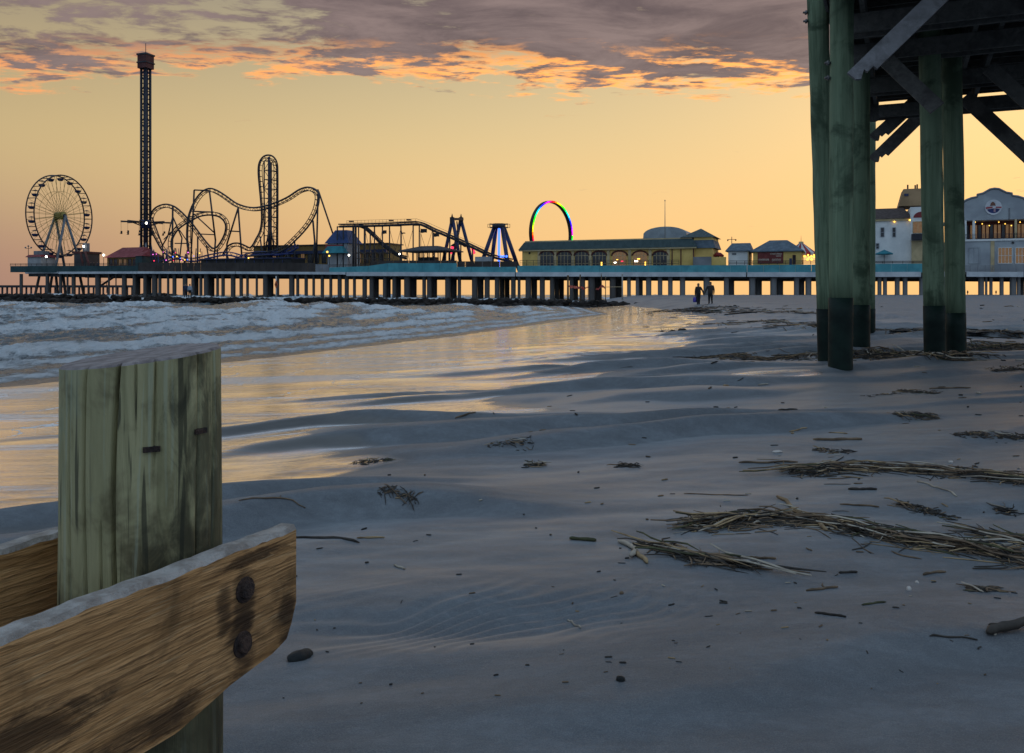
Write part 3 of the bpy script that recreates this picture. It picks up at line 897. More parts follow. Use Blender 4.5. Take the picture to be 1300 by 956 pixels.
# ------------------------------------------------------------------ piles
unit_pile = {}
def pile_mesh(mat):
    if mat not in unit_pile:
        mb = MB()
        mb.tube([(0, 0, 0), (0, 0, .35), (0, 0, .7), (0, 0, 1)], [.5, .49, .5, .5], 10)
        me = mb.mesh('pile'); me.materials.append(M[mat]); unit_pile[mat] = me
    return unit_pile[mat]
def add_pile(px, wpx, off, mat, batter=None):
    P = plan(px, off); w = wpx * P.y / FPX
    zt = deckz(P) - .6
    zb = min(-1.0, sz(P.x, P.y) - .6) if P.x < 20 else sz(P.x, P.y) - .6
    o = link('pile', pile_mesh(mat), None, pier, (P.x, P.y, zb), None, (w, w, zt - zb))
    if batter: o.rotation_euler = (0, batter, 0)
blocks = [(25, 29), (58, 62.5), (75, 79), (84.5, 87), (91, 96), (111, 113), (121, 128), (137, 139.5), (146.5, 148), (155, 161), (168.5, 178),
          (182, 192), (193, 200), (201, 205), (212, 215), (219, 224), (232, 238), (243, 252), (253, 257), (259, 272), (274.5, 278), (281, 285.5), (293, 299),
          (304, 308.5), (312.5, 316), (324.5, 327.5), (334, 347), (350.5, 354.5), (367, 374), (376, 380), (386.5, 391), (396.5, 400), (407, 411.5),
          (418, 422), (428.5, 434), (437.5, 443), (448, 452), (460, 466), (469, 481), (486, 496), (498, 509), (513, 529), (536, 541), (542, 555), (565, 580),
          (581, 585.5), (599, 614), (615, 622), (628, 647), (648.5, 655), (657, 661), (667, 682), (685, 692), (698, 716), (723, 734), (737, 743), (747, 764),
          (774, 790), (796, 801), (807, 816), (820, 827), (835, 841), (848, 854), (863, 870), (893, 901), (919, 932), (951, 967), (978, 994), (1008, 1021),
          (1022.5, 1030), (1048, 1062), (1078, 1092), (1114, 1119), (1121, 1126), (1136, 1142), (1146, 1152), (1167, 1178), (1196, 1206), (1242, 1249), (1250.5, 1253.5), (1256, 1260), (1269, 1274), (1282, 1290), (1291, 1300), (1302, 1312)]
for (a, b_) in blocks:
    w = b_ - a
    n = max(1, math.ceil(w / 8.5))
    mt = 'pilec' if b_ < 800 else 'pileland'
    for k in range(n):
        ww = w / n * (1.04 if n > 1 else 1.0)
        add_pile(a + w * (k + .5) / n, ww, 1.4 + (k % 3) * 8.5, mt)
for (px, t) in ((50.5, .22), (66.5, .16), (80, -.12), (101, -.20), (70.8, -.1)):      # raking piles under the pier head
    P = plan(px, 7); zt = deckz(P) - .5
    o = link('raking_pile', pile_mesh('pilec'), None, pier, (P.x - math.sin(t) * 9, P.y, zt - math.cos(t) * 9), (0, t, 0), (.75, .75, 9))
# cap beams across the pier on the land side
for px in (868, 925, 958, 985, 1015, 1117, 1140, 1246, 1286):
    A = dk(px, 1.5); A.z -= 1.05
    mb = MB(); mb.bar(A, A + Vector((.16, .98, 0)).normalized() * 26, .7, .7); mb.build('cap_beam', M['pileland'], pier)

# ------------------------------------------------------------------ buildings on the pier
M['yellow'] = flat('yellow_stucco', (.80, .55, .17), .75, (.68, .46, .135), .5)
M['yellowdark'] = flat('ochre_wall', (.30, .18, .05), .75)
M['green_roof'] = flat('dark_green_metal_roof', (.028, .060, .062), .55, (.020, .045, .047), 1.5, stretch=(1, 1, .1))
M['blue_roof'] = flat('blue_grey_shingle', (.10, .14, .18), .75, (.07, .10, .13), 1.2)
M['bright_blue_roof'] = flat('blue_metal_roof', (.020, .055, .19), .55)
M['tan'] = flat('tan_trim', (.62, .48, .27), .75)
M['white'] = flat('white_wall', (.82, .82, .80), .7, (.70, .71, .70), .5)
M['greywall'] = flat('grey_plaster', (.42, .45, .47), .75, (.31, .33, .36), .25)
M['brown_roof'] = flat('brown_tile', (.060, .036, .030), .75, (.040, .024, .020), 2)
M['maroon'] = flat('maroon_trim', (.11, .025, .022), .7)
M['red'] = flat('red_metal_roof', (.27, .030, .036), .6, (.19, .022, .026), .8)
M['dimwhite'] = flat('dulled_white', (.42, .42, .43), .7)
M['darkroof'] = flat('dark_slate_roof', (.060, .055, .062), .7)
M['steel'] = flat('dark_ride_steel', (.020, .021, .032), .5)
M['navy'] = flat('navy_steel', (.013, .026, .10), .45)
M['bluesteel'] = flat('blue_track_steel', (.020, .040, .20), .45)
M['redsteel'] = flat('red_steel', (.35, .03, .03), .5)
M['palesteel'] = flat('pale_grey_steel', (.20, .22, .25), .5)
M['yellowsteel'] = flat('yellow_spokes', (.36, .27, .05), .5)
M['black'] = flat('near_black', (.012, .012, .014), .6)
M['greyroof'] = flat('grey_vault_roof', (.27, .32, .37), .5, (.21, .25, .29), .6)
M['glass'] = pmat('dark_window_glass', (.030, .032, .038), (.02, .02, .025), .12, .5)
def lamp_mat(name, col, st): return pmat(name, col, col, .5, 1, emit=col, estr=st)
M['warmglass'] = pmat('lit_window', (.16, .10, .06), (.05, .03, .02), .3, 2.2, emit=(1, .55, .22), estr=.07)
M['pinkglow'] = lamp_mat('pink_neon', (1.0, .16, .75), 1.2)
M['amberglow'] = lamp_mat('amber_lamp', (1.0, .55, .08), 1.6)
M['whiteglow'] = lamp_mat('white_lamp', (1.0, .95, .80), 6.0)
M['blueglow'] = lamp_mat('blue_led', (.05, .16, 1.0), 1.6)
M['redglow'] = lamp_mat('red_led', (1.0, .04, .10), 1.0)

def quadbox(mb, A, B, dep, z0, z1):
    """upright box on the plan edge A-B, dep metres deep away from the viewer"""
    C, D = B + PN * dep, A + PN * dep
    v = [Vector((p.x, p.y, z)) for z in (z0, z1) for p in (A, B, C, D)]
    mb.add(v, [(3, 2, 1, 0), (4, 5, 6, 7), (0, 1, 5, 4), (1, 2, 6, 5), (2, 3, 7, 6), (3, 0, 4, 7)])
def frustum(mb, A, B, dep, z0, z1, out0, in1, inx=None):
    """hipped or mansard roof: base grown by out0, top shrunk by in1 (inx along the ridge)"""
    inx = in1 if inx is None else inx
    def ring(o, ox, z):
        return [Vector((p.x, p.y, z)) for p in (A - PE * ox - PN * o, B + PE * ox - PN * o, B + PE * ox + PN * (dep + o), A - PE * ox + PN * (dep + o))]
    v = ring(out0, out0, z0) + ring(-in1, -inx, z1)
    mb.add(v, [(3, 2, 1, 0), (4, 5, 6, 7), (0, 1, 5, 4), (1, 2, 6, 5), (2, 3, 7, 6), (3, 0, 4, 7)])
def win_rect(parent, px0, px1, y0, y1, off, nx, ny, glass='glass', frame='white', th_=.10, fw=.10):
    A, B = plan(px0, off), plan(px1, off); z0, z1 = zat(y1, A), zat(y0, A)
    mb = MB(); quadbox(mb, A - PN * .03, B - PN * .03, .05, z0, z1); w = mb.build('window', M[glass], parent)
    mb = MB()
    for (P0, P1) in (((A, z0), (B, z0)), ((A, z1), (B, z1)), ((A, z0), (A, z1)), ((B, z0), (B, z1))):
        mb.bar((P0[0].x - PN.x * .08, P0[0].y - PN.y * .08, P0[1]), (P1[0].x - PN.x * .08, P1[0].y - PN.y * .08, P1[1]), fw, th_, up=PN)
    mb.build('frame', M[frame], w)
    mb = MB()
    for i in range(1, nx):
        P = A.lerp(B, i / nx) - PN * .06
        mb.bar((P.x, P.y, z0), (P.x, P.y, z1), .07, .05, up=PN)
    for j in range(1, ny):
        z = z0 + (z1 - z0) * j / ny
        mb.bar((A.x - PN.x * .06, A.y - PN.y * .06, z), (B.x - PN.x * .06, B.y - PN.y * .06, z), .07, .05, up=PN)
    if nx > 1 or ny > 1: mb.build('mullions', M[frame], w)
    return w
def lantern(px, py, off, mat, rad, parent, base=None, name='lamp'):
    p = pp(px, py, off)
    bm = bmesh.new(); bmesh.ops.create_icosphere(bm, subdivisions=2, radius=rad)
    me = bpy.data.meshes.new(name); bm.to_mesh(me); bm.free(); me.materials.append(M[mat])
    o = link(name, me, None, parent, p)
    return o

# --- long yellow pavilion with arched windows
OF = 2.5
hall = thing('yellow_pavilion', 'long yellow hall with dark green mansard roof and seven arched windows', 'building', dk(770, OF))
A, B = plan(663, OF), plan(881, OF)
zg = min(deckz(A), deckz(B)) - .05
zw = (zat(316.5, A) + zat(315, B)) / 2; zr = (zat(306, A) + zat(304.5, B)) / 2
dep = 15.0
mb = MB(); quadbox(mb, A, B, dep, zg, zw + .2); mb.build('wall', M['yellow'], hall)
mb = MB(); frustum(mb, A, B, dep, zw, zr, .75, .35); mb.build('mansard_roof', M['green_roof'], hall)
mb = MB(); quadbox(mb, A + PN * .45 + PE * .5, B + PN * .45 - PE * .5, dep - 1.0, zr - .3, zr + .28); mb.build('parapet', M['tan'], hall)
mb = MB(); quadbox(mb, A - PN * .66 - PE * .6, B - PN * .66 + PE * .6, .24, zw - .28, zw + .02); mb.build('eave', M['tan'], hall)
def arch_pts(c, hw, z0, zspring, ztop, n=10):
    pts = [(-hw, z0), (hw, z0), (hw, zspring)]
    for i in range(1, n):
        a = math.pi * i / n
        pts.append((hw * math.cos(a), zspring + (ztop - zspring) * math.sin(a)))
    pts.append((-hw, zspring))
    return [c + PE * u + Vector((0, 0, z)) for u, z in pts]
arch_w = [(694.3, 'glass'), (716.5, 'glass'), (738.6, 'glass'), (760.8, 'glass'), (786.4, 'warmglass'), (812.7, 'warmglass'), (838.2, 'glass')]
for k, (px, gm) in enumerate(arch_w):
    C = plan(px, OF) - PN * .04; C.z = 0
    mpx = C.y / FPX
    hw = 9.0 * mpx; z0 = zg + .1; zt = zat(319.6, C); zs = zat(324.5, C)
    mb = MB(); mb.prism(arch_pts(C, hw, z0, zs, zt), Vector((0, 0, 0)), PN * .035); w = mb.build('arched_window', M[gm], hall)
    op = arch_pts(C, hw + .18, z0, zs, zt + .18, 12)[2:]
    mb = MB()
    path = [op[-1] - PN * .06] + [q - PN * .06 for q in op[:-1]][::-1]
    path = [p - PN * .06 for p in op]
    path = sorted(path, key=lambda p: 0) 
    mb.tube(path, .20, 5); mb.build('arch_trim', M['maroon'], w)
    mb = MB()
    for u in (-.5, 0, .5):
        q = C + PE * (hw * u) - PN * .05
        mb.bar((q.x, q.y, z0), (q.x, q.y, zs + (zt - zs) * math.sqrt(1 - u * u) - .05), .09, .06, up=PN)
    for zz_ in (z0 + (zs - z0) * .55, zs):
        q0, q1 = C - PE * hw - PN * .05, C + PE * hw - PN * .05
        mb.bar((q0.x, q0.y, zz_), (q1.x, q1.y, zz_), .09, .06, up=PN)
    mb.build('mullions', M['tan'], w)
    if k == 0:
        mb = MB()
        for (u0, u1) in ((-.55, -.05), (0.0, .40), (.45, .85)):
            p0, p1 = C + PE * hw * u0 - PN * .12, C + PE * hw * u1 - PN * .12
            za_, zb_ = z0 + .15, z0 + 1.45
            for s0, s1 in (((p0, za_), (p0, zb_)), ((p1, za_), (p1, zb_)), ((p0, zb_), (p1, zb_)), ((p0, za_), (p1, za_))):
                mb.bar((s0[0].x, s0[0].y, s0[1]), (s1[0].x, s1[0].y, s1[1]), .13, .06, up=PN)
        mb.build('neon_frame', M['pinkglow'], w)
    if k in (3, 4, 5):
        for (u, v, sx, sh, mt) in {3: [(.35, .35, .3, 1.7, 'amberglow')], 4: [(-.6, .5, .5, .25, 'whiteglow'), (.1, .3, 1.2, .28, 'amberglow'), (.4, .55, .5, .2, 'redglow'), (-.3, .62, .4, .2, 'amberglow')],
                                   5: [(-.55, .55, .7, .3, 'whiteglow'), (-.2, .66, .6, .22, 'amberglow'), (.75, .4, .25, 1.2, 'amberglow')]}[k]:
            q = C + PE * hw * u - PN * .10
            zc_ = z0 + (zt - z0) * v
            mb = MB(); mb.bar((q.x, q.y, zc_ - sh / 2), (q.x, q.y, zc_ + sh / 2), sx, .05, up=PN); mb.build('interior_light', M[mt], w)
for px in (684.5, 705, 727.5, 749.5, 772.5, 799.5, 825.5, 848.5):
    C = plan(px, OF) - PN * .12
    mb = MB(); mb.bar((C.x, C.y, zg + .1), (C.x, C.y, zw - .3), .62, .22, up=PN); mb.build('pilaster', M['tan'], hall)
for px in (853.3, 864.5, 880.5):
    C = plan(px, OF) - PN * .05
    mb = MB(); mb.bar((C.x, C.y, zg + .1), (C.x, C.y, zw - .3), .22, .10, up=PN); mb.build('door_post', M['maroon'], hall)
win_rect(hall, 671.5, 673.2, 320.5, 322.5, OF, 1, 1, 'black', 'black')
# landward corner tower with a pyramid roof
A2, B2 = plan(880.8, OF + .6), plan(905, OF + .6)
mb = MB(); quadbox(mb, A2, B2, 9, zg, zat(300.8, A2)); mb.build('corner_tower', M['yellow'], hall)
mb = MB(); frustum(mb, A2 + PE * .02, B2, 9, zat(315.2, A2), zat(305, A2), .6, -.05); mb.build('tower_mansard', M['blue_roof'], hall)
A3, B3 = plan(868, OF + .8), plan(905, OF + .8)
mb = MB(); quadbox(mb, A3, B3, 9, zr + .2, zat(300.9, B3)); mb.build('tower_band', M['yellow'], hall)
mb = MB(); frustum(mb, A3, B3, 8, zat(300.9, B3), zat(288, B3), .7, 4.0, (B3 - A3).length / 2 - .02); mb.build('pyramid_roof', M['green_roof'], hall)
A4, B4 = plan(880, .6), plan(903, .6)
mb = MB(); quadbox(mb, A4, B4, 1.2, deckz(A4), zat(326.2, A4)); mb.build('screen_wall', M['railgrey'], hall)
A4, B4 = plan(903.2, .8), plan(921, .8)
mb = MB(); quadbox(mb, A4, B4, 1.2, deckz(A4), zat(326.4, A4)); mb.build('low_wall', M['yellow'], hall)

# --- vaulted roof behind it
vault = thing('vaulted_hall', 'grey barrel-vaulted roof rising behind the yellow hall', 'building', dk(844, 22))
Cc = plan(844, 19.0); hw = 28.0 * Cc.y / FPX; z0 = deckz(Cc); ze = zat(303.5, Cc); ztp = zat(287.6, Cc)
prof = [(-hw, ze)] + [(-hw * math.cos(math.pi * i / 14), ze + .8 + (ztp - ze - .8) * math.sin(math.pi * i / 14) ** .85) for i in range(1, 14)] + [(hw, ze)]
Cf = Vector((Cc.x, Cc.y, 0))
mb = MB(); mb.prism([Cf + PE * u + Vector((0, 0, z)) for u, z in prof], Vector((0, 0, 0)), PN * 13); mb.build('vault_roof', M['greyroof'], vault)
mb = MB(); quadbox(mb, Cf - PE * (hw - .3), Cf + PE * (hw - .3), 12.5, z0, ze + .01); mb.build('wall', M['greywall'], vault)
fp = thing('flagpole', 'tall bare pole standing above the yellow hall roof', 'flagpole', dk(844.2, 12))
P0 = pp(844.2, 303, 12); P0.z = zr; P1 = pp(844.2, 255.5, 12)
mb = MB(); mb.tube([P0, P0.lerp(P1, .5), P1], [.12, .09, .05], 6); mb.build('pole', M['palesteel'], fp)
mb = MB(); mb.tube([P1, P1 + Vector((0, 0, .3))], .12, 6); mb.build('finial', M['palesteel'], fp)

# --- small houses to the right of it
def hip_house(name, label, px0, px1, eave_y, ridge_y, rx0, rx1, off, dep, wall, roof, top_y=None):
    A, B = plan(px0, off), plan(px1, off)
    z0 = min(deckz(A), deckz(B)) - .05; ze = zat(eave_y, A); zr_ = zat(ridge_y, A)
    h = thing(name, label, 'building', dk((px0 + px1) / 2, off))
    mb = MB(); quadbox(mb, A, B, dep, z0, ze + .02); mb.build('wall', M[wall], h)
    mpx = A.y / FPX
    ri0, ri1 = (rx0 - px0) * mpx, (px1 - rx1) * mpx
    o = .55
    v = [A - PE * o - PN * o, B + PE * o - PN * o, B + PE * o + PN * (dep + o), A - PE * o + PN * (dep + o)]
    v = [Vector((p.x, p.y, ze)) for p in v] + [Vector((p.x, p.y, ze - .18)) for p in v]
    m0, m1 = A + PE * ri0 + PN * dep / 2, B - PE * ri1 + PN * dep / 2
    v += [Vector((m0.x, m0.y, zr_)), Vector((m1.x, m1.y, zr_))]
    mb = MB(); mb.add(v, [(0, 1, 9, 8), (1, 2, 9), (2, 3, 8, 9), (3, 0, 8), (4, 7, 6, 5), (0, 4, 5, 1), (1, 5, 6, 2), (2, 6, 7, 3), (3, 7, 4, 0)])
    mb.build('roof', M[roof], h)
    return h, A, B, z0, ze
wh, A, B, z0, ze = hip_house('white_kiosk', 'small white kiosk with blue-grey gabled roof right of the yellow hall', 924.5, 950, 318.4, 307.6, 926.5, 950.5, 3.5, 8, 'white', 'blue_roof')
win_rect(wh, 929.5, 934.5, 321.5, 323.5, 3.5, 2, 1, 'black', 'greywall')
mb = MB(); C_ = plan(949.2, 3.4); quadbox(mb, C_, C_ + PE * .22, .2, z0, ze); mb.build('corner_board', M['tan'], wh)
yh, A, B, z0, ze = hip_house('ticket_house', 'yellow house with hipped slate roof and wide red sign board', 956, 1017, 319, 303.8, 974, 999, 2.6, 10, 'yellow', 'blue_roof')
M['signred'] = flat('faded_red_sign', (.20, .028, .022), .6, (.14, .022, .020), 1.2)
M['signtext'] = flat('cream_lettering', (.62, .52, .42), .6)
A, B = plan(962, 2.6) - PN * .14, plan(994.5, 2.6) - PN * .14
mb = MB(); quadbox(mb, A, B, .10, zat(334.8, A), zat(320.2, A)); sign = mb.build('sign_board', M['signred'], yh)
# faded lettering, too worn to read: short strokes in three rows
rs = random.Random(5)
for (x0, x1, y0, y1) in ((978, 992.5, 321.0, 323.6), (985.5, 992.5, 324.0, 326.0), (963.5, 976.5, 328.2, 331.6), (980.5, 992, 328.2, 331.8)):
    x = x0; mb = MB()
    while x < x1 - .5:
        w = rs.uniform(.55, .95); t0 = y0 + rs.uniform(0, .5); t1 = y1 - rs.uniform(0, .5)
        p0, p1 = pp(x, t1, 2.6) - PN * .17, pp(x, t0, 2.6) - PN * .17
        mb.bar(p0, p1, .07, .03, up=PN)
        q0, q1 = pp(x, rs.choice((t0, t1)), 2.6) - PN * .165, pp(x + w * .7, rs.choice((t0, t1, (t0 + t1) / 2)), 2.6) - PN * .165
        mb.bar(q0, q1, .05, .03, up=PN)
        x += w + .35
    mb.build('lettering', M['signtext'], sign)
win_rect(yh, 1006.5, 1010, 324, 335, 2.6, 1, 1, 'black', 'maroon')
mb = MB(); C_ = plan(1002, 1.6); quadbox(mb, C_, C_ + PE * .5, .5, deckz(C_), zat(328, C_)); tag(mb.build('bin', M['navy']), 'dark blue litter bin standing by the ticket house door', 'bin')
lp = thing('twin_street_lamp', 'lamp post with crossed arms behind the white kiosk', 'street lamp', dk(929, 13))
P0, P1 = dk(929, 13), pp(929, 300.5, 13)
mb = MB(); mb.tube([P0, P1], [.11, .07], 6); mb.build('pole', M['steel'], lp)
mb = MB(); c_ = pp(929, 304, 13); mb.tube([c_ - PE * .85, c_ + PE * .85], .06, 5); mb.build('arm', M['steel'], lp)
for s_ in (-1, 1):
    mb = MB(); q = c_ + PE * .85 * s_; mb.tube([q, q + Vector((0, 0, -.35))], [.2, .1], 6); mb.build('lamp_head', M['steel'], lp)

# --- carousel tent
M['stripew'] = flat('white_canvas', (.70, .68, .66), .8)
M['striper'] = flat('red_canvas', (.42, .035, .045), .8)
car = thing('carousel', 'red and white striped carousel top with yellow bulbs beside the yellow house', 'carousel', dk(1017, 12))
C_ = plan(1017, 14); rr = 19 * C_.y / FPX; za, zb_ = zat(306.8, C_), zat(321.5, C_)
for col, ph in (('stripew', 0), ('striper', 1)):
    mb = MB()
    for k in range(ph, 20, 2):
        a0, a1 = 2 * math.pi * k / 20, 2 * math.pi * (k + 1) / 20
        v = [(C_.x, C_.y, za)] + [(C_.x + rr * math.cos(a), C_.y + rr * math.sin(a), zb_) for a in (a0, a1)] + [(C_.x + rr * math.cos(a), C_.y + rr * math.sin(a), zb_ - .6) for a in (a1, a0)]
        mb.add(v, [(0, 1, 2), (1, 4, 3, 2)])
    mb.build('canopy_gore_set', M[col], car)
bme = MB().box((0, 0, 0), (.28, .28, .34)).mesh('bulb'); bme.materials.append(M['amberglow'])
for k in range(26):
    a = 2 * math.pi * k / 26
    link('bulb', bme, None, car, (C_.x + rr * 1.01 * math.cos(a), C_.y + rr * 1.01 * math.sin(a), zb_ - .55 - .25 * (k % 2)), (0, 0, a))
for k in range(10):
    a = 2 * math.pi * k / 10
    link('bulb', bme, None, car, (C_.x + rr * .7 * math.cos(a), C_.y + rr * .7 * math.sin(a), zb_ - 1.4), (0, 0, a))
mb = MB(); mb.tube([(C_.x, C_.y, deckz(C_)), (C_.x, C_.y, za)], .5, 10); mb.tube([(C_.x, C_.y, deckz(C_)), (C_.x, C_.y, deckz(C_) + .5)], rr * .9, 20); mb.build('centre_pole', M['tan'], car)
mb = MB(); mb.tube([(C_.x, C_.y, za), (C_.x, C_.y, za + 1.3)], [.06, .02], 5); mb.build('finial', M['steel'], car)

# --- white building with brown roof, seen between the stilts
wb = thing('white_restaurant', 'white building with brown tiled roof between the two groups of stilts', 'building', dk(1135, 5))
A, B = plan(1086, 4), plan(1157, 4); z0 = deckz(A) - .05; ze = zat(277, B)
mb = MB(); quadbox(mb, A, B, 12, z0, ze); mb.build('wall', M['white'], wb)
mb = MB(); frustum(mb, A, B, 12, ze, zat(261, B), .5, 4.5, 1.2); mb.build('roof', M['brown_roof'], wb)
mb = MB(); quadbox(mb, A - PN * .3, B - PN * .3, .25, ze - .45, ze + .02); mb.build('eave', M['tan'], wb)
for (a, b_, y0, y1) in ((1118, 1122.5, 289, 301), (1133, 1137, 289, 301), (1098, 1103, 289, 301), (1112, 1116, 309, 316)):
    win_rect(wb, a, b_, y0, y1, 4, 1, 2, 'glass', 'greywall')
A, B = plan(1156, 3.2), plan(1185, 3.2)
mb = MB(); quadbox(mb, A, B, 11, zat(305.5, A), zat(263, A)); mb.build('porch_bay', M['white'], wb)
mb = MB(); quadbox(mb, A + PE * .2 - PN * .01, B, 10, z0, zat(305.4, A)); mb.build('porch_base', M['tan'], wb)
A5, B5 = plan(1159.5, 3.2), plan(1180, 3.2)
zc_ = zat(276.5, A5); C5 = (A5 + B5) / 2 - PN * .06; hw = (B5 - A5).length / 2
mb = MB(); mb.prism([C5 + PE * hw * math.cos(math.pi * i / 10) + Vector((0, 0, zc_ + 1.15 * math.sin(math.pi * i / 10))) for i in range(11)], Vector((0, 0, 0)), PN * .05); mb.build('red_arch', M['red'], wb)
win_rect(wb, 1159, 1178, 281.5, 296, 3.2, 3, 1, 'warmglass', 'tan')
mb = MB(); A6, B6 = plan(1157.5, 2.0), plan(1180, 2.0); quadbox(mb, A6, B6, 1.2, zat(304.5, A6), zat(297, A6)); mb.build('balcony', M['steel'], wb)
A, B = plan(1147, 10), plan(1185, 10)
mb = MB(); frustum(mb, A, B, 7, zat(262, A), zat(240, A), .9, .0); mb.build('tan_tower', flat('brown_tan_shingle', (.36, .23, .12), .8), wb)
for px, y in ((1151.5, 234.5), (1161, 235), (1163.5, 234)):
    mb = MB(); C_ = plan(px, 10.6); quadbox(mb, C_, C_ + PE * .28, .3, zat(241, C_), zat(y, C_)); mb.build('chimney', M['brown_roof'], wb)
mb = MB(); C_ = plan(1148, 9.5); quadbox(mb, C_, C_ + PE * .8, .3, zat(249, C_), zat(246, C_)); mb.build('floodlight', M['navy'], wb)
lo = lantern(1135.5, 281.5, 3.7, 'amberglow', .16, wb, name='wall_lamp'); lantern(1155, 279.5, 3.4, 'amberglow', .18, wb, name='wall_lamp')
M['umb'] = flat('teal_canvas', (.02, .22, .28), .7)
um = thing('cafe_umbrella', 'teal cafe umbrella on the deck in front of the white building', 'umbrella', dk(1122, 2.0))
C_ = plan(1122.5, 2.2); zt = zat(317, C_); rr = 11 * C_.y / FPX
mb = MB()
v = [(C_.x, C_.y, zt)] + [(C_.x + rr * math.cos(2 * math.pi * k / 8), C_.y + rr * math.sin(2 * math.pi * k / 8), zt - .75) for k in range(8)] + [(C_.x + rr * math.cos(2 * math.pi * k / 8), C_.y + rr * math.sin(2 * math.pi * k / 8), zt - .95) for k in range(8)]
mb.add(v, [(0, 1 + k, 1 + (k + 1) % 8) for k in range(8)] + [(1 + k, 9 + k, 9 + (k + 1) % 8, 1 + (k + 1) % 8) for k in range(8)]); mb.build('canopy', M['umb'], um)
mb = MB(); mb.tube([(C_.x, C_.y, deckz(C_)), (C_.x, C_.y, zt)], .05, 6); mb.build('pole', M['steel'], um)

# --- grey building with the curved parapet
gb = thing('grey_restaurant', 'grey two-storey building with curved parapet and round emblem at the right edge', 'building', dk(1262, 2))
OG = 1.6
A, B = plan(1205, OG), plan(1318, OG); z0 = deckz(A) - .1
Cg = plan(1262.5, OG); mpx = Cg.y / FPX
zl, zu = zat(303.5, Cg), zat(279, Cg)
mb = MB(); quadbox(mb, A, B, 14, z0, zl); mb.build('lower_storey', M['greywall'], gb)
half = [(0, 239.6), (5, 240.4), (9, 242.8), (13, 245.2), (19.5, 246.6), (20, 249.6), (26, 250.6), (32, 253), (39, 258.5), (50, 263), (56, 264)]
poly = [Cg + PE * (-d * mpx) for d, y in half[::-1]] + [Cg + PE * (d * mpx) for d, y in half[1:]]
zsn = [zat(y, Cg) for d, y in half[::-1]] + [zat(y, Cg) for d, y in half[1:]]
top = [Vector((p.x, p.y, z)) for p, z in zip(poly, zsn)]
face = top + [Vector((poly[-1].x, poly[-1].y, zu)), Vector((poly[0].x, poly[0].y, zu))]
mb = MB(); mb.prism(face, Vector((0, 0, 0)), PN * .5); mb.build('parapet_wall', M['greywall'], gb)
mb = MB(); mb.tube([p - PN * .02 + Vector((0, 0, .05)) for p in top], .20, 5); mb.build('coping', M['railgrey'], gb)
mb = MB(); quadbox(mb, A + PN * .5, B + PN * .5, 13, zu + .001, zu + .4); mb.build('ceiling', M['greywall'], gb)
mb = MB(); quadbox(mb, A + PN * 3.5, B + PN * 3.5, .2, zl, zu); mb.build('inner_wall', M['maroon'], gb)
for i, px in enumerate((1224, 1234.8, 1288.3, 1312)):
    C_ = plan(px, OG); mb = MB(); quadbox(mb, C_, C_ + PE * (.42 if i != 2 else .35), .4, zl, zu); mb.build('column', M['white' if i < 2 else 'tan'], gb)
for i in range(18):
    px = 1227 + i * 5.0
    C_ = plan(px, OG + 3.3); mb = MB(); quadbox(mb, C_, C_ + PE * .45, .12, zl + .4, zu - .7); mb.build('inner_window', M['warmglass' if i % 3 else 'glass'], gb)
for i, px in enumerate((1238, 1247, 1256, 1268, 1276, 1284, 1295)):
    lantern(px, 282 + (i * 7 % 3) * 2.2, OG + 2.2, 'amberglow', .11, gb, name='ceiling_lamp')
A7, B7 = plan(1222, OG), plan(1316, OG)
mb = MB()
for f in (.15, .45, .75, 1.0): mb.bar((A7.x, A7.y, zl + f), (B7.x, B7.y, zl + f), .04, .05)
for i in range(46):
    q = A7.lerp(B7, i / 45); mb.bar((q.x, q.y, zl), (q.x, q.y, zl + 1.0), .04, .04)
mb.build('balcony_rail', M['steel'], gb)
mb = MB(); quadbox(mb, A7 - PN * .2, B7 - PN * .2, .25, zl - .35, zl + .02); mb.build('floor_band', M['white'], gb)
C_ = plan(1257.6, OG) - PN * .12; mb = MB(); quadbox(mb, C_, C_ + PE * .62, .13, z0, zl - .3); mb.build('pilaster', M['tan'], gb)
win_rect(gb, 1267, 1284.8, 314.5, 334.5, OG, 4, 2, 'warmglass', 'white')
win_rect(gb, 1289, 1306, 314.5, 334.5, OG, 4, 2, 'warmglass', 'white')
win_rect(gb, 1230, 1243, 314.5, 334.5, OG, 2, 1, 'greywall', 'greywall')
mb = MB(); C_ = plan(1280.5, OG) - PN * .15; quadbox(mb, C_, C_ + PE * .2, .2, zat(278, C_), zat(264, C_)); mb.build('vent_pipe', M['railgrey'], gb)
lantern(1286, 308, OG - .2, 'steel', .22, gb, name='wall_fan')
# round emblem
M['emb_white'] = flat('emblem_white', (.75, .75, .78), .5)
M['emb_blue'] = flat('emblem_navy', (.020, .035, .16), .5)
M['emb_brown'] = flat('emblem_brown', (.22, .085, .05), .5)
M['emb_pink'] = flat('emblem_pink', (.5, .30, .36), .5)
M['emb_red'] = flat('emblem_red', (.45, .04, .05), .5)
def disc(name, mat, r0, r1, off, parent, cx=1261, cy=263.2, n=32):
    P = pp(cx, cy, OG); m_ = P.y / FPX
    mb = MB()
    rings = [r0 * m_, r1 * m_]
    for d in (off, off + .06):
        for r_ in rings:
            for k in range(n):
                a = 2 * math.pi * k / n
                mb.v.append(tuple(P + PE * r_ * math.cos(a) + Vector((0, 0, r_ * math.sin(a))) - PN * d))
    b0 = 0
    for k in range(n):
        k2 = (k + 1) % n
        for f in ((2 * n + k, 2 * n + k2, 3 * n + k2, 3 * n + k), (n + k, n + k2, 3 * n + k2, 3 * n + k), (k, k2, 2 * n + k2, 2 * n + k)):
            mb.f.append(f); mb.sm.append(False); mb.mi.append(0)
    return mb.build(name, M[mat], parent)
emb = disc('emblem', 'emb_blue', .05, 9.6, .02, gb)
disc('rim', 'emb_white', 7.7, 9.6, .10, emb)
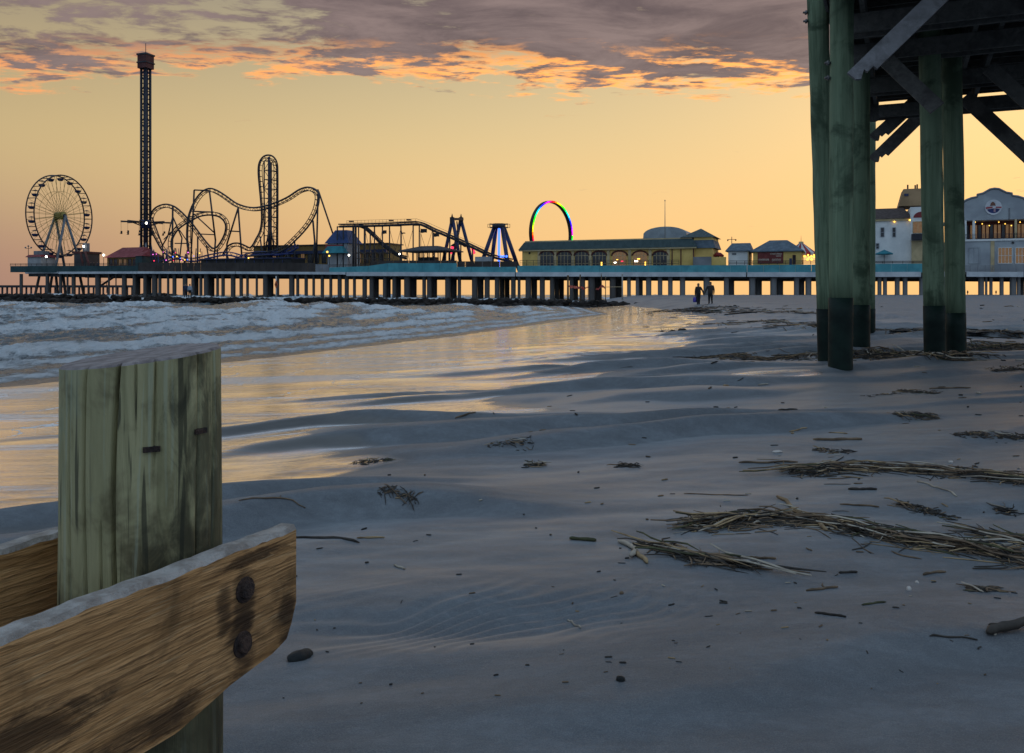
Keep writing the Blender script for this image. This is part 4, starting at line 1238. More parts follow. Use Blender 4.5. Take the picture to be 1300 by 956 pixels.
P = pp(1261, 263.2, OG); m_ = P.y / FPX
def emb_poly(name, pts, mat, d):
    mb = MB(); mb.prism([P + PE * u * m_ + Vector((0, 0, v * m_)) - PN * d for u, v in pts], Vector((0, 0, 0)), PN * .03); return mb.build(name, M[mat], emb)
emb_poly('pale_field', [(8.2 * math.cos(math.pi * i / 12), 1.6 + 6.6 * math.sin(math.pi * i / 12)) for i in range(13)], 'emb_white', .12)
emb_poly('figure', [(-3.8, 1.7), (2.6, 1.7), (2.0, 4.6), (.4, 6.6), (-1.4, 6.9), (-3.0, 5.0)], 'emb_brown', .16)
emb_poly('ribbon_edge', [(-9.4, -2.9), (-9.4, .9), (0, 1.9), (9.9, 1.3), (9.9, -1.9), (6, -2.4), (1.5, -1.2)], 'emb_white', .20)
emb_poly('ribbon', [(-8.6, -2.0), (-8.6, .3), (-1.0, .8), (-1.0, -.9)], 'emb_red', .24)
emb_poly('ribbon', [(2.6, -.9), (2.6, .6), (9.0, .5), (9.0, -1.3)], 'emb_red', .24)
emb_poly('leg_mark', [(.4, -1.2), (2.6, -1.4), (2.4, -6.2), (.2, -6.0)], 'emb_pink', .17)
# ================================================================== rides on the pier
def catmull(P, n=6, closed=False):
    out = []
    k = len(P)
    rng = range(k) if closed else range(k - 1)
    for i in rng:
        p0 = P[(i - 1) % k] if (closed or i > 0) else P[0] * 2 - P[1]
        p1, p2 = P[i], P[(i + 1) % k]
        p3 = P[(i + 2) % k] if (closed or i + 2 < k) else P[-1] * 2 - P[-2]
        for j in range(n):
            t = j / n
            out.append(.5 * ((2 * p1) + (p2 - p0) * t + (2 * p0 - 5 * p1 + 4 * p2 - p3) * t * t + (3 * p1 - p0 - 3 * p2 + p3) * t ** 3))
    if not closed: out.append(P[-1])
    return out
def strut(parent, p0, p1, r, mat='steel', name='support', n=7):
    mb = MB(); mb.tube([p0, p1], r, n); return mb.build(name, M[mat], parent)

# --- Ferris wheel
fw = thing('ferris_wheel', 'open spoked Ferris wheel at the seaward end of the pier', 'ferris wheel', dk(76, 12))
Ch = pp(76.6, 274, 12); mpx = Ch.y / FPX; RW = 51 * mpx
va = math.atan2(Ch.x, Ch.y)                                   # bearing of the wheel
phi = R(50)
ex = Vector((math.cos(va) * math.cos(phi) - -math.sin(va) * 0, 0, 0))
rgt = Vector((math.cos(va), -math.sin(va), 0)); fwd = Vector((math.sin(va), math.cos(va), 0))
WX = rgt * math.cos(phi) + fwd * math.sin(phi)                # horizontal direction in the wheel's plane
WA = rgt * math.sin(phi) - fwd * math.cos(phi)                # axle
Lx = 11.7 * mpx
def wp(a, r, ax): return Ch + WX * (r * math.cos(a)) + Vector((0, 0, r * math.sin(a))) + WA * ax
NB = 18
for ax in (-Lx / 2, Lx / 2):
    mb = MB(); mb.tube([wp(2 * math.pi * k / 60, RW, ax) for k in range(60)], .20, 6, closed=True); mb.build('rim', M['steel'], fw)
    mb = MB(); mb.tube([wp(2 * math.pi * k / 60, RW * .60, ax * .8) for k in range(60)], .05, 4, closed=True); mb.build('inner_ring', M['yellowsteel'], fw)
for k in range(NB):
    a = 2 * math.pi * (k + .5) / NB
    for ax in (-1, 1):
        mb = MB(); mb.tube([wp(a, .7, ax * Lx * .42), wp(a, RW, ax * Lx / 2)], .065, 4); mb.tube([wp(a, .7, ax * Lx * .42), wp(a + math.pi / NB, RW, ax * Lx / 2)], .04, 4); mb.build('spoke', M['yellowsteel'], fw)
    mb = MB(); mb.tube([wp(a + math.pi / NB, RW, -Lx / 2), wp(a + math.pi / NB, RW, Lx / 2)], .12, 5); mb.build('cross_bar', M['steel'], fw)
g_me = None
mb = MB()
prof = [(.05, -1.15), (.55, -1.1), (.85, -.75), (.95, -.35), (.80, -.38), (.5, -.8), (.05, -.85)]
for i in range(len(prof) - 1):
    v = [(r_ * math.cos(2 * math.pi * k / 12), r_ * math.sin(2 * math.pi * k / 12), z) for r_, z in prof[i:i + 2] for k in range(12)]
    mb.add(v, [(k, (k + 1) % 12, 12 + (k + 1) % 12, 12 + k) for k in range(12)], True)
tub = mb.mesh('tub'); tub.materials.append(M['navy'])
mb = MB()
v = [(0, 0, .85)] + [(1.0 * math.cos(2 * math.pi * k / 12), 1.0 * math.sin(2 * math.pi * k / 12), .52) for k in range(12)]
mb.add(v, [(0, 1 + k, 1 + (k + 1) % 12) for k in range(12)]); mb.tube([(0, 0, -1), (0, 0, .8)], .05, 5)
cano = mb.mesh('canopy'); cano.materials.append(M['steel'])
for k in range(NB):
    a = 2 * math.pi * k / NB + .17
    c = wp(a, RW * .96, 0)
    t = link('gondola', tub, None, fw, c); link('canopy', cano, None, t, c - t.location if False else c - Vector((0, 0, 0)))
for o in [o for o in COL.objects if o.name.startswith('canopy') and o.parent and o.parent.name.startswith('gondola')]:
    o.matrix_parent_inverse = Matrix.Identity(4); o.location = (0, 0, 0)
mb = MB(); mb.tube([wp(0, 0, -Lx * .62), wp(0, 0, Lx * .62)], [.55, .55], 10); mb.build('axle', M['steel'], fw)
mb = MB(); mb.tube([wp(0, 0, -.5 * Lx), wp(0, 0, .5 * Lx)], 1.15, 14); mb.build('hub', M['yellowsteel'], fw)
for ax in (-1, 1):
    for sgn in (-1, 1):
        top_ = wp(0, 0, ax * Lx * .62); ft = Ch + WA * (ax * Lx * 1.15) + WX * (sgn * RW * .50); ft.z = deckz(ft)
        strut(fw, top_, ft, .38, 'palesteel', 'leg')
# loading platform and booth
mb = MB(); c = dk(76, 12); mb.boxm(Matrix.Translation(c + Vector((0, 0, .7))) @ Matrix.Rotation(math.atan2(WX.y, WX.x), 4, 'Z'), RW * 1.3, Lx * 2.6, 1.4); mb.build('platform', M['steel'], fw)
booth = thing('ticket_booth', 'white booth with red trimmed flat roof left of the Ferris wheel', 'booth', dk(43, 5))
A, B = plan(35, 4), plan(52, 4); z0 = deckz(A)
mb = MB(); quadbox(mb, A, B, 5, z0, zat(326.5, A)); mb.build('wall', M['dimwhite'], booth)
mb = MB(); frustum(mb, A, B, 5, zat(326.5, A), zat(323.5, A), .5, .2); mb.build('roof', M['red'], booth)
mb = MB(); quadbox(mb, A + PE * 1.2 + PN, B - PE * .6 + PN, 2.5, zat(323.5, A), zat(318.5, A)); mb.build('plant_box', M['railgrey'], booth)
lp = thing('street_lamp', 'lamp post with several arms at the seaward end of the pier', 'street lamp', dk(36, 8))
P0, P1 = dk(36, 8), pp(36, 313, 8)
mb = MB(); mb.tube([P0, P1], [.12, .07], 6); mb.build('pole', M['steel'], lp)
mb = MB(); c_ = pp(36, 315.5, 8); mb.tube([c_ - PE * .8, c_ + PE * .8], .06, 5); mb.build('arm', M['steel'], lp)
for s_ in (-1, 0, 1): lantern(36 + s_ * 3.6, 314.4 - (s_ == 0) * 2, 8, 'palesteel', .26, lp, name='lamp_globe')
ck = thing('control_cabin', 'grey cabin with red raking struts right of the Ferris wheel', 'cabin', dk(104, 9))
A, B = plan(94, 8), plan(109, 8); z0 = deckz(A)
mb = MB(); quadbox(mb, A, B, 5, z0, zat(322, A)); mb.build('wall', M['steel'], ck)
mb = MB(); quadbox(mb, A - PE * .4 - PN * .4, B + PE * .4 - PN * .4, 5.8, zat(322, A), zat(319.5, A)); mb.build('roof', M['maroon'], ck)
mb = MB(); quadbox(mb, B - PE * 1.2, B + PE * .2, 1.2, zat(319.5, A), zat(309, A)); mb.build('light_mast', M['railgrey'], ck)
for px0, px1 in ((102, 107), (108, 116)): strut(ck, pp(px0, 320, 7), dk(px1, 7), .3, 'maroon')
def lamp_post(px, py, off, label, mat='whiteglow', rad=.28):
    t = thing('floodlight', label, 'lamp', dk(px, off))
    P0, P1 = dk(px, off), pp(px, py, off)
    if (P1 - P0).z > .3:
        mb = MB(); mb.tube([P0, P1], .07, 5); mb.build('pole', M['steel'], t)
    lantern(px, py, off, mat, rad, t, name='lamp_head')
lamp_post(106.2, 312.8, 7.0, 'bright white floodlight beside the Ferris wheel rim')
lamp_post(58.8, 325.8, 3.0, 'bright white lamp left below the Ferris wheel hub')
lamp_post(131.6, 323.8, 3.0, 'bright white lamp at the left corner of the red-roofed building')
lamp_post(443, 324.0, 2.5, 'greenish white lamp in front of the blue tapered roof', rad=.22)
lamp_post(415.5, 319.8, 2.5, 'small warm lamp left below the blue tapered roof', 'amberglow', .25)
lamp_post(418, 324.8, 2.5, 'lower yellow lamp left below the blue tapered roof', 'amberglow', .22)
lamp_post(507.3, 322.5, 2.5, 'pale lamp at the left eave of the dark pavilion', rad=.2)
lamp_post(315.5, 327.5, 1.5, 'amber lamp below the big coaster loop', 'amberglow', .2)

# --- swing tower
tw = thing('swing_tower', 'very tall dark lattice swing ride tower with square head', 'tower', dk(185, 12))
OT = 12.0
Ct = plan(185, OT); mpx = Ct.y / FPX; hwt = 3.7 * mpx
zb_, zt_ = deckz(Ct), zat(86, Ct)
cor = [Ct + PE * (sx * hwt) + PN * (sy * hwt) for sx, sy in ((-1, -1), (1, -1), (1, 1), (-1, 1))]
for c in cor:
    mb = MB(); mb.tube([(c.x, c.y, zb_), (c.x, c.y, zt_)], .36, 6); mb.build('mast', M['steel'], tw)
c0 = (cor[0] + cor[1]) / 2 + PN * hwt
mb = MB(); mb.tube([(c0.x, c0.y, zb_), (c0.x, c0.y, zt_)], .70, 8); mb.build('lift_mast', M['navy'], tw)
mb = MB()
nseg = 26
for i in range(nseg):
    z0, z1 = zb_ + (zt_ - zb_) * i / nseg, zb_ + (zt_ - zb_) * (i + 1) / nseg
    for k in range(4):
        p, q_ = cor[k], cor[(k + 1) % 4]
        a_, b_ = (p, q_) if (i + k) % 2 else (q_, p)
        mb.bar((a_.x, a_.y, z0), (b_.x, b_.y, z1), .14, .14); mb.bar((p.x, p.y, z1), (q_.x, q_.y, z1), .12, .12)
tag(mb.build('lattice', M['steel'], tw), kind='stuff')
mb = MB(); hh = 6.9 * mpx; quadbox(mb, Ct - PE * hh - PN * hh, Ct + PE * hh - PN * hh, 2 * hh, zat(87.5, Ct), zat(70, Ct)); mb.build('head', M['maroon'], tw)
mb = MB(); quadbox(mb, Ct - PE * (hh + .2) - PN * (hh + .2), Ct + PE * (hh + .2) - PN * (hh + .2), 2 * hh + .4, zat(71, Ct), zat(69, Ct)); quadbox(mb, Ct - PE * (hh + .2) - PN * (hh + .2), Ct + PE * (hh + .2) - PN * (hh + .2), 2 * hh + .4, zat(81, Ct), zat(79.5, Ct)); mb.build('head_band', M['steel'], tw)
strut(tw, (Ct.x, Ct.y, zat(69, Ct)), (Ct.x, Ct.y, zat(55, Ct)), .09, 'steel', 'antenna')
zc_ = zat(282, Ct)
mb = MB()
for k in range(12):
    a = 2 * math.pi * (k + .3) / 12; r_ = 30 * mpx
    q_ = Ct + Vector((math.cos(a) * r_, math.sin(a) * r_, 0))
    mb.tube([(Ct.x, Ct.y, zc_), (q_.x, q_.y, zc_)], .13, 5)
    mb.tube([(Ct.x, Ct.y, zc_ - 1.6), (Ct.x + (q_.x - Ct.x) * .6, Ct.y + (q_.y - Ct.y) * .6, zc_)], .08, 4)
mb.build('swing_arms', M['steel'], tw)
mb = MB(); mb.tube([(Ct.x, Ct.y, zc_ - 1.8), (Ct.x, Ct.y, zc_ + .6)], hwt * 1.6, 10); mb.build('gondola_ring', M['navy'], tw)
for k in range(12):
    a = 2 * math.pi * (k + .3) / 12; r_ = 29.5 * mpx
    q_ = Ct + Vector((math.cos(a) * r_, math.sin(a) * r_, zc_))
    mb = MB(); mb.tube([q_, q_ + Vector((0, 0, -3.2))], .025, 4); mb.box(q_ + Vector((0, 0, -3.4)), (.5, .5, .08)); mb.box(q_ + Vector((0, .25, -3.1)), (.5, .06, .6)); mb.build('swing_seat', M['black'], tw)
lantern(185.8, 283.2, OT - 3, 'whiteglow', .30, tw, name='tower_light')
for c in cor: strut(tw, (c.x, c.y, zb_ + 9), (c.x + (c.x - Ct.x) * 1.1, c.y + (c.y - Ct.y) * 1.1, zb_), .26, 'palesteel', 'raking_leg')

# --- red-roofed building
rb = thing('red_roofed_house', 'low building with steep dark red roof left of the swing tower', 'building', dk(156, 5))
A, B = plan(136, 4), plan(175, 4); z0 = deckz(A)
mb = MB(); quadbox(mb, A, B, 9, z0, zat(327, A)); mb.build('wall', M['yellowdark'], rb)
mb = MB(); frustum(mb, A, B, 9, zat(327.2, A), zat(313.5, A), .6, 4.3, 1.3); mb.build('roof', M['red'], rb)
for i in range(6): win_rect(rb, 139 + i * 6, 143 + i * 6, 329, 337, 4, 2, 1, 'warmglass' if i in (2, 3) else 'glass', 'maroon', fw=.15)
A, B = plan(172, 3.2), plan(180, 3.2)
mb = MB(); quadbox(mb, A, B, 8, z0, zat(325, A)); mb.build('annex', M['tealdark'], rb)
mb = MB(); frustum(mb, A, B, 8, zat(325, A), zat(317, A), .3, 3.4, .6); mb.build('annex_roof', M['red'], rb)

# --- steel coaster with loops and vertical lift
co = thing('roller_coaster', 'dark looping steel roller coaster with tall narrow vertical lift', 'roller coaster', dk(310, 12))
def track(parent, pts, offs, gauge=.95, mat_r='steel', mat_s='steel', n=6, spine_r=.24, rail_r=.11, depth=.85, tie=1.25, flip=1, names=('rail', 'spine', 'track_ties')):
    P = [pp(x, y, o) for (x, y), o in zip(pts, offs)]
    C_ = catmull(P, n)
    k = len(C_)
    up = []
    prev = None
    for i in range(k):
        d = (C_[min(i + 1, k - 1)] - C_[max(i - 1, 0)]).normalized()
        h = Vector((d.dot(PE), 0, d.z))
        nrm_ = (PE * (-h.z) + Vector((0, 0, h.x))) if h.length > .05 else Vector((0, 0, 1))
        nrm_ = nrm_.normalized() * flip
        if prev is not None and nrm_.dot(prev) < 0 and False: nrm_ = -nrm_
        prev = nrm_; side = d.cross(nrm_).normalized()
        up.append((nrm_, side))
    for s_ in (-1, 1):
        mb = MB(); mb.tube([C_[i] + up[i][0] * depth * .5 + up[i][1] * gauge * .5 * s_ for i in range(k)], rail_r, 5); mb.build(names[0], M[mat_r], parent)
    mb = MB(); mb.tube([C_[i] - up[i][0] * depth * .5 for i in range(k)], spine_r, 6); mb.build(names[1], M[mat_s], parent)
    mb = MB(); acc = 0
    for i in range(1, k):
        acc += (C_[i] - C_[i - 1]).length
        if acc > tie:
            acc = 0
            a_, b_ = C_[i] + up[i][0] * depth * .5 + up[i][1] * gauge * .5, C_[i] + up[i][0] * depth * .5 - up[i][1] * gauge * .5
            c_ = C_[i] - up[i][0] * depth * .5
            mb.tube([a_, c_], .07, 4); mb.tube([b_, c_], .07, 4); mb.tube([a_, b_], .07, 4)
    tag(mb.build(names[2], M[mat_s], parent), kind='stuff')
t1 = [(219, 326), (208, 318), (199, 303), (193, 290), (191.8, 276), (197.5, 266), (208.8, 261.3), (219.5, 263.5), (228, 269.5), (236, 277.5), (243.5, 286), (251, 296), (260.5, 308.5), (268.5, 316.5),
      (275, 316), (281, 309), (286.5, 298), (288.3, 288), (286.5, 281), (282.5, 276), (276, 272.3), (265, 271), (253, 273), (243, 278), (231, 285), (223, 292.5), (217.5, 303), (216.8, 313), (220, 322), (228, 327)]
o1 = [14 - i * .22 for i in range(len(t1))]
track(co, t1, o1, flip=-1)
t2 = [(241, 322), (239, 308), (238.8, 293), (240.3, 277), (244.5, 264), (250.5, 252.8), (258, 244.5), (266.6, 241.2), (275.5, 244), (285.5, 250.2), (297.5, 258.8), (306, 262.6), (314, 264.8), (324, 265.6), (337, 263.4), (351, 259), (366, 252), (378.5, 243.8), (386, 240.6), (392.5, 240),
      (399.5, 242.6), (403, 248), (402.8, 257), (399.5, 269), (393, 281.5), (385, 292), (374, 303.5), (362, 314), (347, 320.5), (330, 322.5), (310, 323)]
o2 = [9 + 6 * math.sin(i / 5.0) for i in range(len(t2))]
track(co, t2, o2, flip=-1, mat_s='steel')
t3 = [(284, 325), (287, 319), (291, 313.5), (297, 310.8), (304, 311), (311, 314), (317, 316.5), (321.5, 313), (326, 305), (331.5, 294), (333.8, 279), (333, 259), (331, 237), (329.6, 219), (330.5, 208), (334.6, 201), (340.5, 198.9), (346.3, 201), (350.2, 208), (351, 222), (351, 262), (350.8, 300), (350.6, 315), (347, 324)]
o3 = [16] * 8 + [16.5, 17, 17, 17, 17, 17, 17, 17.5, 18, 18.5, 19, 19, 19, 19, 19, 18]
track(co, t3, o3, flip=-1, gauge=1.1, mat_s='steel')
tl = [(300, 330), (318, 323), (335, 321.5), (352, 322), (368, 318), (378, 312)]
track(co, tl, [7] * 6, mat_r='bluesteel', mat_s='bluesteel', flip=1)
tl = [(205, 334), (222, 327), (245, 330), (268, 325), (290, 322), (312, 328)]
track(co, tl, [6, 7, 9, 8, 7, 7], mat_r='bluesteel', mat_s='bluesteel', flip=1)
# lift tower
Cl = plan(343.5, 18); mpx = Cl.y / FPX
zt_ = zat(205, Cl); zb_ = deckz(Cl)
cor = [Cl + PE * (sx * 4.3 * mpx) + PN * (sy * 1.6) for sx, sy in ((-1, -1), (1, -1), (1, 1), (-1, 1))]
for c in cor:
    mb = MB(); mb.tube([(c.x, c.y, zb_), (c.x, c.y, zt_)], .20, 6); mb.build('lift_column', M['steel'], co)
mb = MB(); mb.tube([(Cl.x - PE.x * .55, Cl.y - PE.y * .55, zb_), (Cl.x - PE.x * .55, Cl.y - PE.y * .55, zat(199, Cl))], .30, 6); mb.build('lift_column', M['navy'], co)
mb = MB(); nseg = 12
for i in range(nseg):
    z0, z1 = zb_ + (zt_ - zb_) * i / nseg, zb_ + (zt_ - zb_) * (i + 1) / nseg
    for k in range(4):
        p, q_ = cor[k], cor[(k + 1) % 4]
        mb.bar((p.x, p.y, z1), (q_.x, q_.y, z1), .16, .16)
        if k in (0, 2): mb.bar((p.x, p.y, z0 if (i % 2) else z1), (q_.x, q_.y, z1 if (i % 2) else z0), .11, .11)
tag(mb.build('lift_bracing', M['steel'], co), kind='stuff')
# columns that carry the track: (x, y) top, (x, y) foot or joint
for (x0, y0, x1, y1, r_) in ((246.5, 241.5, 241.5, 336, .24), (246.5, 241.2, 266, 242.0, .2), (265.8, 242, 273.5, 305, .24), (273.5, 305, 270.5, 330, .24), (246, 268.3, 271, 269.3, .2), (246, 271.5, 271.5, 295, .18), (252, 297, 272.5, 298, .16),
                            (302.3, 264, 288, 310, .24), (288, 310, 288, 334, .24), (302.3, 264, 308.5, 334, .24), (291.5, 293.3, 304.5, 294, .18), (288, 322, 295, 334, .18), (403.8, 241.5, 401.2, 336, .24), (404.5, 243, 424, 301, .22), (397.2, 280, 403, 336, .26), (399.5, 305, 396, 336, .22),
                            (398, 241, 404.3, 241.3, .2), (219.3, 262, 218.5, 336, .26), (219, 276, 213, 300, .18), (219.3, 275, 231, 302, .2), (231, 302, 226, 334, .2), (213, 300, 206, 312, .2), (206, 312, 210, 336, .2), (193, 276, 206, 311, .2), (208, 304, 224, 288, .14),
                            (222, 309, 237, 309, .16), (228, 292, 240, 310, .14), (240, 310, 232, 334, .18), (251, 300, 251, 334, .22), (262, 311, 268, 334, .2), (276, 316, 276, 334, .2), (374, 305, 374, 334, .22), (366, 311, 358, 334, .2), (330, 300, 336, 334, .2), (343, 282, 337, 318, .2), (343, 282, 348, 318, .18)):
    strut(co, pp(x0, y0, 12), pp(x1, y1, 12) if y1 < 330 else dk(x1, 12), r_)
# station and queue structures under the coaster
stn = thing('coaster_station', 'low dark coaster station with blue roof edge behind the pier railing', 'building', dk(310, 8))
A, B = plan(255, 5), plan(370, 5); z0 = deckz(A)
mb = MB(); quadbox(mb, A, B, 6, z0, zat(330, A)); mb.build('wall', M['black'], stn)
mb = MB(); quadbox(mb, A - PN * .5, B - PN * .5, 7, zat(330, A), zat(328.6, A)); mb.build('roof', M['navy'], stn)
for i in range(9):
    C_ = plan(262 + i * 12, 4.9); mb = MB(); quadbox(mb, C_, C_ + PE * .3, .12, z0, zat(330, C_)); mb.build('post', M['navy'], stn)
rn = random.Random(4)
mb = MB(); quadbox(mb, plan(318, 3), plan(371, 3), .3, zat(325.3, A), zat(324.4, A)); mb.build('blue_rail_light', M['bluesteel'], stn)
queue = thing('kiddie_ride', 'tangle of low blue and pink ride framing below the coaster loops', 'ride', dk(215, 6))
for i in range(26):
    px = 192 + i * 2.6; y0 = rn.uniform(314, 326)
    p0, p1 = dk(px, 5 + rn.uniform(0, 3)), pp(px + rn.uniform(-5, 5), y0, 5.5)
    strut(queue, p0, p1, rn.uniform(.08, .16), rn.choice(('navy', 'steel', 'bluesteel', 'redsteel')), 'strut', 5)
for i in range(16):
    lantern(rn.uniform(192, 262), rn.uniform(320, 332), 4.5, rn.choice(('redglow', 'pinkglow', 'blueglow', 'amberglow')), rn.uniform(.09, .18), queue, name='bulb')
# low hump of blue track as a children's train
# --- long ochre building behind
ob = thing('ochre_arcade', 'long ochre building with thin dark roof behind the coaster', 'building', dk(400, 25))
A, B = plan(322, 24), plan(492, 24); z0 = min(deckz(A), deckz(B))
mb = MB(); quadbox(mb, A, B, 8, z0, zat(309.5, B)); mb.build('wall', M['yellowdark'], ob)
mb = MB(); quadbox(mb, A - PN * .5 - PE * .4, B - PN * .5 + PE * .4, 9, zat(309.5, B), zat(308.2, B)); mb.build('roof', M['steel'], ob)
mb = MB(); quadbox(mb, A - PN * .8, B - PN * .8, .6, zat(320.5, B), zat(316.5, B)); mb.build('awning', M['navy'], ob)
for i in range(18): win_rect(ob, 328 + i * 9, 333 + i * 9, 322, 334, 24, 2, 1, 'warmglass' if i % 4 == 2 else 'glass', 'steel', fw=.15)
# --- blue tapered roof kiosk
bk = thing('blue_roof_kiosk', 'grey kiosk under a steep blue tapered roof left of the small coaster', 'kiosk', dk(429, 8))
A, B = plan(416, 7), plan(441, 7); z0 = deckz(A)
mb = MB(); quadbox(mb, A, B, 6, z0, zat(309, A)); mb.build('wall', M['greywall'], bk)
mb = MB(); frustum(mb, A, B, 6, zat(309.2, A), zat(292, A), .6, 1.6, (6.0) * A.y / FPX); mb.build('roof', M['bright_blue_roof'], bk)
mb = MB(); frustum(mb, A - PN * 2, B - PN * 2, 2, zat(322, A), zat(313, A), .3, .7, .8); mb.build('awning', M['umb'], bk)
mb = MB(); quadbox(mb, A - PE * .5 - PN * .3, A + PE * 4.5 - PN * .3, .2, zat(319, A), zat(311, A)); mb.build('red_sign', M['redsteel'], bk)
mb = MB(); C_ = plan(421, 4.6); quadbox(mb, C_, C_ + PE * 2.0, .2, z0 + .1, zat(327, C_)); mb.build('counter_light', M['pinkglow'], bk) if False else None

# --- small steel coaster on posts
sc = thing('family_coaster', 'small dark coaster track on thin posts with a long downhill run', 'roller coaster', dk(520, 6))
track(sc, [(431, 286.3), (448, 286), (465, 285.6), (481, 285.2), (497, 284.6), (514, 283.8), (529, 283.2), (534, 283.8), (540, 286), (551, 291.5), (562, 296), (573, 300.6), (584, 305.5), (594, 310), (607, 316.2), (617, 321), (627, 325.2), (640, 328.6), (650, 330.5)], [7] * 19, gauge=1.0, depth=.55, spine_r=.32, rail_r=.16, flip=1)
track(sc, [(450, 285.6), (458, 286.6), (465, 290), (475.4, 299.3), (486, 309.8), (499, 319.6), (507, 324.3), (516, 327)], [9.5] * 8, gauge=1.0, depth=.5, spine_r=.32, rail_r=.16)
for px, y in ((428.2, 288), (435.8, 288), (448.5, 287), (451.5, 287), (455.2, 287), (463, 289), (470, 294), (475.4, 287), (485.5, 287), (494.5, 286.5), (509, 286), (524.5, 285.5), (532.3, 285.6), (549.5, 292), (571, 301), (585, 307), (600, 314)):
    strut(sc, pp(px, y, 7), dk(px, 7), .17 if px not in (448.5, 451.5, 463) else .28, 'steel', 'post')
for (x0, x1, y) in ((428.2, 435.8, 288), (475.4, 485.5, 287.3), (494.5, 509, 286.8), (524.5, 532.3, 286)):
    mb = MB(); mb.bar(pp(x0 - .4, y, 7), pp(x1 + .4, y, 7), .22, .28); mb.build('cross_head', M['steel'], sc)
mb = MB()
for (x0, y0, x1, y1) in ((440, 280.2, 529, 277.8), (440, 282.8, 529, 280.6), (529, 277.8, 545, 283.5), (545, 283.5, 627, 320.5)):
    mb.tube([pp(x0, y0, 6.3), pp(x1, y1, 6.3)], .035, 4)
for i in range(20):
    px = 440 + i * 4.6; mb.tube([pp(px, 286, 6.3), pp(px, 280.2 - 2.4 * (i / 20), 6.3)], .03, 4)
mb.build('handrail', M['steel'], sc)
for i, (px, y) in enumerate(((446, 281.2), (496.5, 280), (519, 279.2))):
    mb = MB(); mb.bar(pp(px - 2.5, y, 6.6), pp(px + 2.5, y, 6.6), .5, .3); mb.build('brake_box', M['steel'], sc)
mb = MB()
for (a, b_) in ((428.2, 448.5), (463, 475.4), (475.4, 485.5), (494.5, 509), (509, 524.5), (532.3, 549.5)):
    mb.tube([pp(a, 290, 7), dk(b_, 7)], .045, 4); mb.tube([pp(b_, 290, 7), dk(a, 7)], .045, 4)
mb.build('wire_brace', M['steel'], sc)
mb = MB()
A_ = dk(452, 4); 
for i in range(9):
    px = 452 + i * 5
    mb.bar(pp(px, 322 - (i % 2) * 2, 5), pp(px + 5, 322 - ((i + 1) % 2) * 2, 5), .2, .25); mb.bar(dk(px, 5), pp(px, 318, 5), .14, .14); mb.bar(pp(px, 328, 5), pp(px + 5, 329, 5), .18, .2)
mb.build('queue_frame', M['railbrown'], sc)
def banner(px, y, w, h, label, grp=None):
    t = thing('banner', label, 'banner', dk(px, 4))
    strut(t, dk(px - w / 2, 4), pp(px - w / 2, y - h / 2 - .5, 4), .07, 'steel', 'pole', 5)
    mb = MB()
    n = 6
    top_ = [pp(px - w / 2 + w * i / n, y - h / 2, 4) + PN * (.12 * math.sin(i * 1.3)) for i in range(n + 1)]
    bot = [pp(px - w / 2 + w * i / n, y + h / 2 + .3 * math.sin(i), 4) + PN * (.12 * math.sin(i * 1.3 + .5)) for i in range(n + 1)]
    mb.add(top_ + bot, [(i, i + 1, n + 2 + i, n + 1 + i) for i in range(n)], True)
    mb.add([p + PN * .02 for p in top_ + bot], [(n + 1 + i, n + 2 + i, i + 1, i) for i in range(n)], True)
    mb.build('cloth', M['black'], t)
banner(488.2, 294.6, 4.6, 4.5, 'square dark flag left of the middle posts of the small coaster')
banner(512, 296, 4.4, 1.6, 'narrow dark pennant under the middle of the small coaster track')
banner(538, 293, 7.5, 5, 'wide dark flag above the dark pavilion roof')
banner(554, 298.2, 6.5, 4.6, 'dark flag under the downhill run of the small coaster')

# --- dark pavilion
pv = thing('dark_pavilion', 'open pavilion with low dark hipped roof in front of the small coaster', 'pavilion', dk(538, 4))
A, B = plan(510, 2.5), plan(566, 2.5); z0 = deckz(A); ze = zat(318.2, A)
mb = MB(); frustum(mb, A, B, 8, ze, zat(312, A), .7, 3.0, (B - A).length * .32); mb.build('roof', M['darkroof'], pv)
mb = MB(); quadbox(mb, A - PE * .7 - PN * .7, B + PE * .7 - PN * .7, 9.4, ze - .25, ze - .002); mb.build('eave', M['darkroof'], pv)
for i in range(9):
    for off in (0, 8):
        C_ = A.lerp(B, i / 8) + PN * off; mb = MB(); mb.bar((C_.x, C_.y, z0), (C_.x, C_.y, ze - .2), .22, .22); mb.build('post', M['steel'], pv)
mb = MB(); quadbox(mb, A.lerp(B, .2) + PN * 4, A.lerp(B, .6) + PN * 4, 2, z0, zat(326, A)); mb.build('bar_counter', M['black'], pv)

# --- pendulum ride
pe = thing('pendulum_ride', 'double A-frame pendulum ride with red lit feet behind the coaster', 'ride', dk(580, 14))
OP = 14
for (x0, y0, x1, y1, mt) in ((574, 279, 559.5, 316, 'navy'), (575, 280, 587, 323, 'navy'), (584.5, 280, 570.5, 326, 'navy'), (585.5, 280, 603.3, 324, 'navy')):
    o_ = OP - 2.5 if x0 < 580 else OP + 2.5
    strut(pe, pp(x0, y0, o_), dk(x1, o_), .42, mt, 'leg', 8)
mb = MB(); mb.bar(pp(573, 278.2, OP - 2.5), pp(587, 278.2, OP + 2.5), .7, .6); mb.build('axle', M['steel'], pe)
for px, o_ in ((574, OP - 2.5), (585.3, OP + 2.5)):
    mb = MB(); C_ = pp(px, 280, o_); mb.box(C_, (1.1, .9, 1.6)); mb.tube([C_ + Vector((0, 0, .8)), C_ + Vector((0, 0, 1.7))], [.3, .05], 6); mb.build('bearing', M['steel'], pe)
